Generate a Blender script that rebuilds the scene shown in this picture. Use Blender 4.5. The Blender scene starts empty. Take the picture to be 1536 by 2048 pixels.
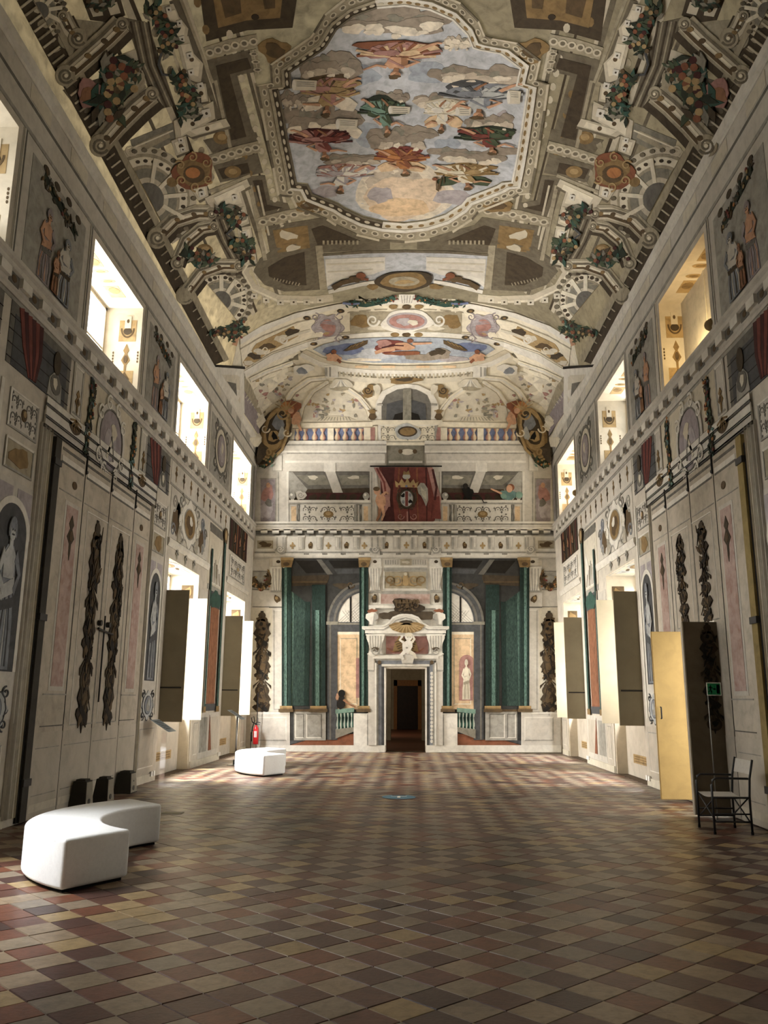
import bpy, bmesh, math, random
import numpy as np
from mathutils import Vector, Matrix
from mathutils.geometry import tessellate_polygon
random.seed(7)
R_ = random.Random(11)
SC = bpy.context.scene
COL = SC.collection

# ------------------------------------------------------------------ camera
FPX, VX, VY, EYE = 1650.0, 822.0, 1395.5, 1.6
def _camrot():
    f = np.array([(VX-768)/FPX, -(VY-1024)/FPX, -1.0]); f /= np.linalg.norm(f)
    up = np.array([0., 1., 0.]); up = up - f*up.dot(f); up /= np.linalg.norm(up)
    return np.stack([np.cross(f, up), f, up])
CR = _camrot()
cam = bpy.data.cameras.new('camera'); cam_o = bpy.data.objects.new('camera', cam); COL.objects.link(cam_o)
mw = Matrix([list(r) for r in CR]).to_4x4(); mw.translation = (0, 0, EYE)
cam_o.matrix_world = mw
cam.sensor_fit = 'HORIZONTAL'; cam.sensor_width = 36.0; cam.lens = FPX/1536*36.0
cam.clip_start = 0.05; cam.clip_end = 300
SC.camera = cam_o

# ------------------------------------------------------------------ world, daylight, exposure
SC.view_settings.view_transform = 'Standard'; SC.view_settings.look = 'None'
SC.view_settings.gamma = 1.0; SC.view_settings.use_curve_mapping = False
SC.view_settings.exposure = 0.0
world = bpy.data.worlds.new('overcast_sky'); SC.world = world; world.use_nodes = True
wn = world.node_tree; wn.nodes['Background'].inputs[0].default_value = (0.93, 0.97, 1.0, 1); wn.nodes['Background'].inputs[1].default_value = 3.0
def daylight(name, loc, aim, sx, sy, power, col=(1, .97, .93)):
    l = bpy.data.lights.new(name, 'AREA'); l.shape = 'RECTANGLE'; l.size = sx; l.size_y = sy; l.energy = power; l.color = col
    o = bpy.data.objects.new(name, l); COL.objects.link(o); o.location = loc
    o.rotation_euler = (Vector(aim)-Vector(loc)).to_track_quat('-Z', 'Y').to_euler()
    return o
XL, XR, YB, YF = -5.0, 4.53, 25.7, -5.0
XC = (XL+XR)/2; HW = (XR-XL)/2
UW = [(6.45, 9.05), (11.65, 14.07), (16.6, 19.15), (22.15, 24.75)]   # upper windows (depth range)
LW = [(5.3, 7.8), (16.7, 19.2), (22.2, 24.72)]                        # lower windows; the nearest one only on the left
UZ, LZ = (7.0, 8.68), (1.2, 4.4)
for i, (a, b) in enumerate(UW):
    m = (a+b)/2; k = (.12, .66, 1.0, 1.4)[i]
    daylight('daylight', (XL-5.5, m, 11.6), (XL, m, 7.9), 2.8, 2.8, 2000*k, (1, .98, .95))
    daylight('daylight', (XL-5.5, m, 3.9), (XL, m, 8.1), 2.8, 2.8, 3900*k, (1, .94, .86))      # bounced up from the sunlit ground outside
    if i != 1:
        daylight('daylight', (XR+5.5, m, 11.6), (XR, m, 7.9), 2.8, 2.8, 320*k)
        daylight('daylight', (XR+5.5, m, 3.9), (XR, m, 8.1), 2.8, 2.8, 1000*k, (1, .92, .8))
for i, (a, b) in enumerate(LW):
    m = (a+b)/2
    daylight('daylight', (XL-3.0, m, 6.3), (XL-.2, m, 2.4), 2.4, 2.2, (700, 2100, 1600)[i], (.97, .98, 1))
    daylight('daylight', (XL-2.0, m, 6.6), (XL-.35, m, 2.0), 2.2, 1.2, (3000, 3800, 3800)[i], (.97, .98, 1))       # zenith sky: pools of light below the windows
    if i:
        daylight('daylight', (XR+3.0, m, 6.3), (XR+.2, m, 2.4), 2.4, 2.2, 1000)
        daylight('daylight', (XR+2.0, m, 6.6), (XR+.35, m, 2.0), 2.2, 1.2, 2600, (.98, .98, 1))

# ------------------------------------------------------------------ materials
def lin(h):
    h = h.lstrip('#'); c = [int(h[i:i+2], 16)/255 for i in (0, 2, 4)]
    return tuple(x/12.92 if x <= .04045 else ((x+.055)/1.055)**2.4 for x in c)
MATS = {}
def mat(key, hexc, var=.22, sc=6.0, big=.8, rough=.85, spec=.25, hex2=None, streak=None, metal=0, bump=0.0, fine=28.0):
    if key in MATS: return MATS[key]
    m = bpy.data.materials.new(key); m.use_nodes = True; nt = m.node_tree; N = nt.nodes; L = nt.links
    bs = N['Principled BSDF']; bs.inputs['Roughness'].default_value = rough
    bs.inputs['Specular IOR Level'].default_value = spec; bs.inputs['Metallic'].default_value = metal
    c = lin(hexc); c2 = lin(hex2) if hex2 else tuple(x*(1-var*1.6) for x in c); c3 = tuple(min(1, x*(1+var)) for x in c)
    geo = N.new('ShaderNodeNewGeometry'); src = geo.outputs['Position']
    if streak:
        mp = N.new('ShaderNodeMapping'); mp.inputs['Scale'].default_value = streak; L.new(src, mp.inputs['Vector']); src = mp.outputs['Vector']
    n1 = N.new('ShaderNodeTexNoise'); n1.inputs['Scale'].default_value = sc; n1.inputs['Detail'].default_value = 5; n1.inputs['Roughness'].default_value = .62; n1.inputs['Distortion'].default_value = .5
    L.new(src, n1.inputs['Vector'])
    r1 = N.new('ShaderNodeValToRGB'); r1.color_ramp.elements[0].position = .3; r1.color_ramp.elements[0].color = (*c2, 1)
    r1.color_ramp.elements[1].position = .72; r1.color_ramp.elements[1].color = (*c3, 1)
    e = r1.color_ramp.elements.new(.52); e.color = (*c, 1)
    L.new(n1.outputs['Fac'], r1.inputs['Fac'])
    n2 = N.new('ShaderNodeTexNoise'); n2.inputs['Scale'].default_value = big; n2.inputs['Detail'].default_value = 4
    L.new(geo.outputs['Position'], n2.inputs['Vector'])
    r2 = N.new('ShaderNodeValToRGB'); r2.color_ramp.elements[0].position = .32; r2.color_ramp.elements[0].color = (.80, .78, .75, 1)
    r2.color_ramp.elements[1].position = .6; r2.color_ramp.elements[1].color = (1, 1, 1, 1)
    L.new(n2.outputs['Fac'], r2.inputs['Fac'])
    mx = N.new('ShaderNodeMix'); mx.data_type = 'RGBA'; mx.blend_type = 'MULTIPLY'; mx.inputs['Factor'].default_value = .75
    L.new(r1.outputs['Color'], mx.inputs[6]); L.new(r2.outputs['Color'], mx.inputs[7])
    L.new(mx.outputs[2], bs.inputs['Base Color'])
    if bump:
        n3 = N.new('ShaderNodeTexNoise'); n3.inputs['Scale'].default_value = fine; n3.inputs['Detail'].default_value = 4
        L.new(geo.outputs['Position'], n3.inputs['Vector'])
        bp = N.new('ShaderNodeBump'); bp.inputs['Strength'].default_value = bump; bp.inputs['Distance'].default_value = .02
        L.new(n3.outputs['Fac'], bp.inputs['Height']); L.new(bp.outputs['Normal'], bs.inputs['Normal'])
    MATS[key] = m; return m
def emis(key, col, st):
    if key in MATS: return MATS[key]
    m = bpy.data.materials.new(key); m.use_nodes = True; b = m.node_tree.nodes['Principled BSDF']
    b.inputs['Base Color'].default_value = (*col, 1); b.inputs['Emission Color'].default_value = (*col, 1); b.inputs['Emission Strength'].default_value = st
    MATS[key] = m; return m
def glassy(key, alpha, col=(.9, .95, 1)):
    if key in MATS: return MATS[key]
    m = bpy.data.materials.new(key); m.use_nodes = True; nt = m.node_tree; N = nt.nodes; L = nt.links
    t = N.new('ShaderNodeBsdfTransparent'); g = N.new('ShaderNodeBsdfGlossy'); g.inputs['Roughness'].default_value = .08; g.inputs['Color'].default_value = (*col, 1)
    mx = N.new('ShaderNodeMixShader'); mx.inputs[0].default_value = alpha; L.new(t.outputs[0], mx.inputs[1]); L.new(g.outputs[0], mx.inputs[2])
    L.new(mx.outputs[0], N['Material Output'].inputs[0]); MATS[key] = m; return m
PAL = dict(plaster='c4bdaf', white='d8d2c5', cream='e0d5ba', pale='cdc3ad', grey='9d988d', dgrey='6b675f', slate='7e848b', dslate='4d4f50',
    ochre='ab8c58', gold='8a6d3e', brown='5e4a2e', dbrown='392c1d', umber='4a3d2b', tan='a2967c', dtan='6f6450', ltan='c6ba9f', pink='c39488', dpink='a8776c',
    red='7d3a31', dred='4e2320', orange='b5713a', green='2f5346', lgreen='6f9382', leaf='46543b', dleaf='2b3426', teal='5a7d77', sky='b9bdc2', dsky='a0a9b4', blue='6c7aa0', mauve='958a8c',
    peach='d9b68a', cloud='bbac96', lcloud='ddd0b8', dcloud='938573', skin='c8936e', dskin='9a6846', black='17140f', ink='221d17', rust='8a4f32', lav='a79e9f', shade='85806f', gloom='3b3c39', warmsky='d6bd9c')
def fade(h, k):
    c = [int(h[i:i+2], 16) for i in (0, 2, 4)]; g = .3*c[0]+.59*c[1]+.11*c[2]; return '%02x%02x%02x' % tuple(int(x+(g-x)*k) for x in c)
for k, v in PAL.items(): mat(k, fade(v, .22), var=.1 if k in ('plaster', 'white', 'cream', 'pale', 'silver', 'reveal', 'ltan') else .2)
mat('marble', '31433d', var=.5, sc=15, hex2='1a2723', streak=(2.2, 2.2, .8)); mat('lmarble', '587269', var=.5, sc=16, hex2='30463f', streak=(2.2, 2.2, .8)); mat('dmarble', '22332e', var=.45, sc=14, hex2='131f1c', streak=(2.2, 2.2, .8))
mat('pinkmarble', 'b09a90', var=.2, sc=7, hex2='9c7c72'); mat('silver', 'aeb0ae', var=.2)
mat('wall', 'c3bcae', var=.12, sc=4, big=.45, bump=.12, fine=18); mat('dado', 'b9b1a2', var=.1, sc=3, big=.6, bump=.1); mat('doorpaint', 'b9b0a0', var=.14, sc=5, big=.6)
mat('vaultbase', '968d79', var=.18, sc=5, big=.7)
mat('grout', '5a4c3e', var=.2, sc=12)
mat('reveal', 'c9bfab', var=.08, sc=4); mat('shutter_paint', 'd9cfb6', var=.04, sc=3, rough=.7); mat('shutter_shaded', '978d76', var=.06, sc=3, rough=.8)
mat('yellow_leaf', 'c3a468', var=.07, sc=4, rough=.6); mat('leaf_shaded', '6a6050', var=.15, sc=4); mat('iron', '24211d', var=.2, rough=.6, spec=.4); mat('black_metal', '15151a', var=.1, rough=.45, spec=.5)
mat('fabric', 'eef0f0', var=.03, sc=30, rough=.95, bump=.25, fine=260); mat('canvas', 'f6f4ee', var=.05, sc=20, rough=.95)
mat('ext_red', 'c01a22', var=.05, rough=.35, spec=.5); mat('label_white', 'f0efea', var=.03); mat('sign_green', '0f7a4b', var=.04, rough=.5); mat('steel', '9a9a98', var=.06, rough=.35, metal=.8); mat('panel_blue', 'b7c3c9', var=.04, rough=.4)
mat('sticker', '5b8ba3', var=.05, rough=.5); mat('paper', 'e3e0d2', var=.03); mat('box_dark', '3a3731', var=.1, rough=.8); mat('rubber', '111111', var=.1)
mat('wood', '9c6a36', var=.25, sc=8, streak=(6, 6, .7), rough=.5); mat('dark_wood', '2a1a10', var=.2, sc=8, rough=.5); mat('room_wall', 'b3a68c', var=.1); mat('strip_wood', '8d7b4e', var=.15, sc=6); mat('strip_dark', '3d3a34', var=.15)

# ------------------------------------------------------------------ object helpers
def link(name, me, mats, parent=None, **props):
    o = bpy.data.objects.new(name, me); COL.objects.link(o)
    for m in mats: me.materials.append(MATS[m] if isinstance(m, str) else m)
    if parent is not None: o.parent = parent
    for k, v in props.items(): o[k] = v
    return o
def from_bm(name, bm, mats, parent=None, smooth=False, loc=None, **props):
    me = bpy.data.meshes.new(name); bm.to_mesh(me); bm.free()
    if smooth:
        for p in me.polygons: p.use_smooth = True
    if isinstance(mats, str): mats = [mats]
    o = link(name, me, mats, parent, **props)
    if loc is not None: o.location = loc
    return o
def bbox(bm, x0, y0, z0, x1, y1, z1, mi=0):
    v = [bm.verts.new(p) for p in ((x0,y0,z0),(x1,y0,z0),(x1,y1,z0),(x0,y1,z0),(x0,y0,z1),(x1,y0,z1),(x1,y1,z1),(x0,y1,z1))]
    for f in ((0,3,2,1),(4,5,6,7),(0,1,5,4),(1,2,6,5),(2,3,7,6),(3,0,4,7)):
        fc = bm.faces.new([v[i] for i in f]); fc.material_index = mi
    return v
def box(name, x0, y0, z0, x1, y1, z1, m, parent=None, bevel=0, **props):
    bm = bmesh.new(); c = ((x0+x1)/2, (y0+y1)/2, min(z0, z1))
    bbox(bm, *(a-b for a, b in zip((x0,y0,z0), c)), *(a-b for a, b in zip((x1,y1,z1), c)))
    if bevel: bmesh.ops.bevel(bm, geom=list(bm.edges), offset=bevel, segments=2, affect='EDGES')
    bmesh.ops.recalc_face_normals(bm, faces=bm.faces)
    return from_bm(name, bm, m, parent, loc=c, **props)
def tube(bm, pts, r, n=10, closed=False):
    pts = [Vector(p) for p in pts]; rings = []
    for i, p in enumerate(pts):
        a = pts[max(i-1, 0)]; b = pts[min(i+1, len(pts)-1)]; t = (b-a).normalized()
        ref = Vector((0,0,1)) if abs(t.z) < .9 else Vector((1,0,0)); u = t.cross(ref).normalized(); w = t.cross(u)
        rr = r[i] if isinstance(r, (list, tuple)) else r
        rings.append([bm.verts.new(p+(u*math.cos(k*2*math.pi/n)+w*math.sin(k*2*math.pi/n))*rr) for k in range(n)])
    for A, B in zip(rings, rings[1:]):
        for k in range(n): bm.faces.new((A[k], A[(k+1)%n], B[(k+1)%n], B[k]))
    bm.faces.new(rings[0][::-1]); bm.faces.new(rings[-1])
def lathe(bm, prof, c=(0,0,0), n=24):
    rings = [[bm.verts.new((c[0]+r*math.cos(k*2*math.pi/n), c[1]+r*math.sin(k*2*math.pi/n), c[2]+z)) for k in range(n)] for r, z in prof]
    for A, B in zip(rings, rings[1:]):
        for k in range(n): bm.faces.new((A[k], A[(k+1)%n], B[(k+1)%n], B[k]))
    bm.faces.new(rings[0][::-1]); bm.faces.new(rings[-1])
def thing(name, label, cat, loc, group=None, kind=None):
    o = bpy.data.objects.new(name, None); COL.objects.link(o); o.location = loc; o.empty_display_size = .1
    if label: o['label'] = label
    if cat: o['category'] = cat
    if group: o['group'] = group
    if kind: o['kind'] = kind
    bpy.context.view_layer.update()
    return o
# ------------------------------------------------------------------ vault shape
ZS, ZB, NE = 9.78, 3.25, 2.3          # spring height, rise, superellipse power
CL = 4.7                              # depth of the coved end
def zside(x):
    q = np.clip(np.abs((x-XC)/HW), 0, 1); return ZS + ZB*(1-q**NE)**(1/NE)
def zend(y):
    q = np.clip((y-(YB-CL))/CL, 0, 1); return ZS + ZB*(1-q**NE)**(1/NE)
def zvault(x, y): return np.minimum(zside(x), zend(y))

# ------------------------------------------------------------------ setting
def wall_cells(name, ys, zs, hole, mk, mats, **props):
    bm = bmesh.new()
    for a, b in zip(ys, ys[1:]):
        for c, d in zip(zs, zs[1:]):
            if hole((a+b)/2, (c+d)/2): continue
            mk(bm, a, b, c, d)
    bmesh.ops.remove_doubles(bm, verts=bm.verts, dist=1e-4); bmesh.ops.recalc_face_normals(bm, faces=bm.faces)
    return from_bm(name, bm, mats, **props)
TH = .8
WICK = (12.42, 13.92, 2.75)
def inr(v, lst): return any(a < v < b for a, b in lst)
def side_wall(name, x, sgn, wicket):
    lw = LW if sgn < 0 else LW[1:]
    ys = sorted({YF, YB, *[e for w in UW+lw for e in w], *([WICK[0], WICK[1]] if wicket else [])})
    zs = sorted({0, ZS+.02, *UZ, LZ[1], *([WICK[2]] if wicket else [])})
    def hole(y, z):
        if inr(y, UW) and UZ[0] < z < UZ[1]: return True
        if inr(y, lw) and z < LZ[1]: return True
        return wicket and WICK[0] < y < WICK[1] and z < WICK[2]
    return wall_cells(name, ys, zs, hole, lambda bm, a, b, c, d: bbox(bm, min(x, x+sgn*TH), a, c, max(x, x+sgn*TH), b, d), 'wall', kind='structure')
wall_left = side_wall('wall_left', XL, -1, False)
wall_right = side_wall('wall_right', XR, 1, True)
DX0, DX1, DZ = -.765, .435, 2.47      # doorway in the back wall
wall_back = wall_cells('wall_back', [XL-TH, DX0, DX1, XR+TH], [0, DZ, ZS+.02], lambda x, z: DX0 < x < DX1 and z < DZ, lambda bm, a, b, c, d: bbox(bm, a, YB, c, b, YB+TH, d), 'wall', kind='structure')
wall_front = box('wall_front', XL-TH, YF-.3, 0, XR+TH, YF, 13.6, 'shade', kind='structure')
# ceiling shell
bm = bmesh.new()
ph = np.linspace(0, math.pi, 57); xs = XC - HW*np.sign(np.cos(ph))*np.abs(np.cos(ph))**(2/NE)
pe = np.linspace(0, math.pi/2, 22); ye = (YB-CL) + CL*np.sin(pe)**(2/NE)
yy = np.concatenate([np.linspace(YF, YB-CL, 40)[:-1], ye]); grid = []
for y in yy: grid.append([bm.verts.new((x, y, float(zvault(x, y)))) for x in xs])
for a, b in zip(grid, grid[1:]):
    for i in range(len(xs)-1): bm.faces.new((a[i], a[i+1], b[i+1], b[i]))
bmesh.ops.solidify(bm, geom=list(bm.faces), thickness=-.25)
ceiling = from_bm('ceiling', bm, 'vaultbase', smooth=True, kind='structure')
# ------------------------------------------------------------------ floor of diagonal terracotta tiles
HX, HY = .182, .173
TD = [('tile_dark%d' % i, h) for i, h in enumerate(('5b3b31', '49312b', '66402f', '3d2b26', '53382e'))]
TLT = [('tile_light%d' % i, h) for i, h in enumerate(('85745f', '7a6c5b', '8d7958', '73685a', '7f715e'))]
for k, h in TD+TLT: mat(k, h, var=.2, sc=14, big=2.5, rough=.4, spec=.35, bump=.1, fine=40)
floor = box('floor', XL-TH, YF-.3, -.2, XR+TH, YB+TH, -.008, 'grout', kind='structure')
TK = [k for k, _ in TD]+[k for k, _ in TLT]
def tile_mesh(mk):
    bm = bmesh.new(); g = .0032; b = .004
    top = [bm.verts.new(p) for p in ((-HX+g+b, 0, .004), (0, -HY+g+b, .004), (HX-g-b, 0, .004), (0, HY-g-b, .004))]
    bot = [bm.verts.new(p) for p in ((-HX+g, 0, -.002), (0, -HY+g, -.002), (HX-g, 0, -.002), (0, HY-g, -.002))]
    low = [bm.verts.new(p) for p in ((-HX+g, 0, -.02), (0, -HY+g, -.02), (HX-g, 0, -.02), (0, HY-g, -.02))]
    bm.faces.new(top)
    for i in range(4):
        bm.faces.new((bot[i], bot[(i+1)%4], top[(i+1)%4], top[i])); bm.faces.new((low[i], low[(i+1)%4], bot[(i+1)%4], bot[i]))
    me = bpy.data.meshes.new('floor_tile'); bm.to_mesh(me); bm.free(); me.materials.append(MATS[mk]); return me
TM = [tile_mesh(k) for k in TK]
cells = []
i0, j0 = -1.323, 4.98
for j in range(-int((j0-YF)/HY)-1, int((YB-j0)/HY)+2):
    for i in range(-int((i0-XL)/HX)-1, int((XR-i0)/HX)+2):
        if (i+j) % 2: continue
        x, y = i0+i*HX, j0+j*HY
        if not (XL-HX*.2 < x < XR+HX*.2 and YF < y < YB-HY*.4): continue
        dark = (i-j) % 4 == 0 if False else ((i+j)//2 + (i-j)//2) % 2 == 0
        cells.append((x, y, i, j))
def px_of(P):
    c = CR.T @ (np.array(P)-np.array([0, 0, EYE])); return 768+FPX*c[0]/-c[2], 1024-FPX*c[1]/-c[2], -c[2]
rest = bmesh.new(); near = []
for (x, y, i, j) in cells:
    dark = (j % 2 == 0)
    k = (R_.randrange(5) if R_.random() < .93 else R_.randrange(5)+5) if dark else (5+R_.randrange(5) if R_.random() < .9 else R_.randrange(5))
    u, v, d = px_of((x, y, 0))
    near.append((d if (d > 0 and -60 < u < 1596 and v < 2120) else 1e6+y, x, y, k))
near.sort()
for n, (d, x, y, k) in enumerate(near):
    dz = R_.uniform(-.0015, .0015)
    if n < 300:
        o = bpy.data.objects.new('tile', TM[k]); COL.objects.link(o); o.parent = floor
        o.matrix_parent_inverse = Matrix.Translation(-floor.location); o.location = (x, y, dz)
    else:
        g = .0032; q = [rest.verts.new((min(max(x+a, XL), XR), y+b, .004+dz)) for a, b in ((-HX+g, 0), (0, -HY+g), (HX-g, 0), (0, HY-g))]
        l = [rest.verts.new((p.co.x, p.co.y, -.012)) for p in q]
        f = rest.faces.new(q); f.material_index = k
        for a in range(4): rest.faces.new((l[a], l[(a+1)%4], q[(a+1)%4], q[a])).material_index = k
o = from_bm('tile_field', rest, TK, floor, kind='stuff'); o.matrix_parent_inverse = Matrix.Translation(-floor.location)

# ------------------------------------------------------------------ rooms beyond the doorway
def plain(name, *a, **k): return box(name, *a, kind='structure', **k)
mat('far_floor', '6a4231', var=.2, sc=10, rough=.4)
plain('floor_enfilade', -2.6, YB+TH, -.2, 2.4, 44.5, 0, 'far_floor')
for nm, x0, x1 in (('wall_enfilade_left', -2.9, -2.6), ('wall_enfilade_right', 2.4, 2.7)): plain(nm, x0, YB+TH, 0, x1, 44.5, 4.2, 'room_wall')
plain('ceiling_enfilade', -2.9, YB+TH, 4.2, 2.7, 44.5, 4.4, 'room_wall')
w2 = wall_cells('wall_enfilade_middle', [-2.6, -.78, .42, 2.4], [0, 2.75, 4.2], lambda x, z: -.78 < x < .42 and z < 2.75, lambda bm, a, b, c, d: bbox(bm, a, 33.0, c, b, 33.5, d), 'room_wall', kind='structure')
plain('wall_enfilade_end', -2.6, 44.2, 0, 2.4, 44.5, 4.2, 'room_wall')
daylight('daylight', (-2.2, 36.5, 2.6), (.4, 39.5, .3), 1.2, 1.8, 60, (1, .85, .65))  # added light in the room beyond, standing in for an unseen side window
daylight('daylight', (-2.3, 29.0, 2.6), (.4, 31.5, .3), 1.2, 1.8, 30, (1, .9, .75))  # added likewise in the nearer room, where no window is built
d4 = thing('door_4', None, None, (-.18, 44.1, 0), kind='structure')
def rel(o, p):
    o.parent = p; o.matrix_parent_inverse = Matrix.Translation(-p.matrix_world.translation); return o
def pbox(p, name, *a, **k): return rel(box(name, *a, **k), p)
pbox(d4, 'leaf', -.72, 44.08, .02, .36, 44.15, 2.2, 'dark_wood')
for a, b in ((-.9, -.72), (.36, .54)): pbox(d4, 'jamb', a, 44.0, 0, b, 44.2, 2.5, 'wood')
pbox(d4, 'lintel', -.9, 44.0, 2.2, .54, 44.2, 2.5, 'wood')
for z0, z1 in ((.15, .95), (1.05, 2.1)):
    for x0 in (-.64, -.14): pbox(d4, 'panel', x0, 44.05, z0, x0+.42, 44.09, z1, 'dark_wood')
d5 = thing('door_5', None, None, (-.18, 33, 0), kind='structure')
for a, b in ((-.98, -.78), (.42, .62)): pbox(d5, 'jamb', a, 32.9, 0, b, 33.02, 2.95, 'room_wall')
pbox(d5, 'lintel', -.98, 32.88, 2.75, .62, 33.02, 2.98, 'room_wall')

# ------------------------------------------------------------------ windows
WN = [0]
glassy('window_glass', .06)
def window(side, a, b, z0, z1, lower, first=False, boarded=False):
    WN[0] += 1; x = XL if side < 0 else XR; s = side
    w = thing('window_%d' % WN[0], None, None, (x+s*.7, (a+b)/2, z0), kind='structure')
    def bx(n, xa, ya, za, xb, yb, zb, m, **k): return pbox(w, n, min(x+s*xa, x+s*xb), ya, za, max(x+s*xa, x+s*xb), yb, zb, m, **k)
    zz = z0
    if lower:
        bx('parapet', .25, a, 0, TH, b, 1.2, 'dado'); bx('sill', .2, a, 1.2, TH, b, 1.25, 'reveal'); zz = 1.25
        bx('vent_panel', .235, (a+b)/2-.62, .28, .252, (a+b)/2+.62, .46, 'ochre')
        for t in (.31, .36, .41): bx('vent_slat', .225, (a+b)/2-.5, t, .24, (a+b)/2+.5, t+.025, 'gold')
        for e in (a, b-.06): bx('jamb_lining', .02, e, 0, .25, e+.06, 1.2, 'reveal')
    if boarded:
        for y0, y1 in ((a+.03, (a+b)/2-.01), ((a+b)/2+.01, b-.03)): bx('board', .4, y0, zz, .44, y1, z1, 'ltan')
        bx('frame', .385, (a+b)/2-.015, zz, .405, (a+b)/2+.015, z1, 'pale')
    else:
        f = .07
        bx('frame', .68, a, zz, .74, a+f, z1, 'reveal'); bx('frame', .68, b-f, zz, .74, b, z1, 'reveal')
        bx('frame', .68, a, zz, .74, b, zz+f, 'reveal'); bx('frame', .68, a, z1-f, .74, b, z1, 'reveal')
        bx('mullion', .69, (a+b)/2-.03, zz, .73, (a+b)/2+.03, z1, 'reveal')
        for q in ((1/3, 2/3) if lower else (.5,)): bx('glazing_bar', .695, a+f, zz+(z1-zz)*q-.02, .725, b-f, zz+(z1-zz)*q+.02, 'reveal')
        for y0, y1 in ((a+f, (a+b)/2-.03), ((a+b)/2+.03, b-f)): bx('pane', .708, y0, zz+f, .714, y1, z1-f, 'window_glass')
    # white lining of the recess: soffit and the two jambs
    bx('soffit_lining', .0, a, z1-.012, .68, b, z1, 'reveal')
    for e in (a, b-.012): bx('reveal_lining', .0, e, zz, .68, e+.012, z1-.012, 'reveal')
    if lower:
        for e, t in ((a-.02, 0), (a+1.5, 1)):
            p = bx('shutter', .02, e, 1.1, -.47, e+.035, 3.72 if t == 0 else 3.72, 'shutter_paint' if t else 'shutter_shaded')  # near leaf gets a darker colour for the shade on its room side
            q = bx('shutter_bar', .0, e-.01 if not t else e-.01, 1.75, -.42, e, 1.78, 'iron'); 
            if t: q.location.y = e+.045
    return w
WINS = {}
for i, (a, b) in enumerate(UW):
    for s in (-1, 1): WINS['U', i, s] = window(s, a, b, UZ[0], UZ[1], False, boarded=(s > 0 and i == 1))
for i, (a, b) in enumerate(LW):
    for s in ((-1, 1) if i else (-1,)): WINS['L', i, s] = window(s, a, b, LZ[0], LZ[1], True)
# ------------------------------------------------------------------ fresco kit: thin painted relief laid on a wall or the vault
def rays(px):
    px = np.asarray(px, float); d = np.stack([(px[:, 0]-768)/FPX, -(px[:, 1]-1024)/FPX, -np.ones(len(px))], 1)
    return d @ CR.T
ORG = np.array([0, 0, EYE])
class Flat:                      # a plane with its own (u, v) metres
    curved = False
    def __init__(s, o, u, v, n): s.o, s.u, s.v, s.n = (np.array(q, float) for q in (o, u, v, n))
    def pts(s, uv, lift):
        uv = np.asarray(uv, float); return s.o + uv[:, :1]*s.u + uv[:, 1:]*s.v + lift*s.n
class Trace:                     # photo coordinates carried onto the back wall or the vault
    def __init__(s, what, ox=0, oy=0, k=1.0, mc=811.12): s.w, s.ox, s.oy, s.k, s.mc = what, ox, oy, k, mc; s.curved = what == 'vault'
    def pts(s, uv, lift):
        uv = np.asarray(uv, float); px = np.stack([s.ox+uv[:, 0]/s.k, s.oy+uv[:, 1]/s.k], 1); d = rays(px)
        if s.w == 'back':
            P = ORG + d*((YB)/d[:, 1])[:, None]; P[:, 1] -= lift; return P
        t0 = np.full(len(d), 2.0); T = np.linspace(2.0, 46.0, 221)
        def g(t):
            P = ORG + d*t[:, None]; out = (np.abs(P[:, 0]-XC) > HW-.001) | (P[:, 1] > YB-.001)
            return np.where(out, 1.0, P[:, 2]-zvault(P[:, 0], P[:, 1]))
        nrm = np.linalg.norm(d, axis=1); d = d/nrm[:, None]
        lo = np.full(len(d), 2.0); hi = np.full(len(d), 46.0); done = np.zeros(len(d), bool)
        prev = lo.copy()
        for t in T[1:]:
            v = g(np.full(len(d), t)); new = (~done) & (v > 0); hi[new] = t; lo[new] = prev[new]; done |= new; prev[:] = t
            if done.all(): break
        for _ in range(18):
            m = (lo+hi)/2; v = g(m) > 0; hi = np.where(v, m, hi); lo = np.where(v, lo, m)
        P = ORG + d*lo[:, None]; e = .02
        gx = np.clip((zvault(P[:, 0]+e, P[:, 1])-zvault(P[:, 0]-e, P[:, 1]))/(2*e), -4, 4); gy = np.clip((zvault(P[:, 0], P[:, 1]+e)-zvault(P[:, 0], P[:, 1]-e))/(2*e), -4, 4)
        n = np.stack([gx, gy, -np.ones(len(gx))], 1); n /= np.linalg.norm(n, axis=1)[:, None]
        return P + n*lift
class VaultUV:                   # (depth, x) metres on the vault
    curved = True; k = .006
    def pts(s, uv, lift):
        uv = np.asarray(uv, float); y, x = uv[:, 0], uv[:, 1]; e = .01
        gx = np.clip((zvault(x+e, y)-zvault(x-e, y))/(2*e), -4, 4); gy = np.clip((zvault(x, y+e)-zvault(x, y-e))/(2*e), -4, 4)
        n = np.stack([gx, gy, -np.ones(len(gx))], 1); n /= np.linalg.norm(n, axis=1)[:, None]
        return np.stack([x, y, zvault(x, y)], 1)+n*lift
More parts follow.
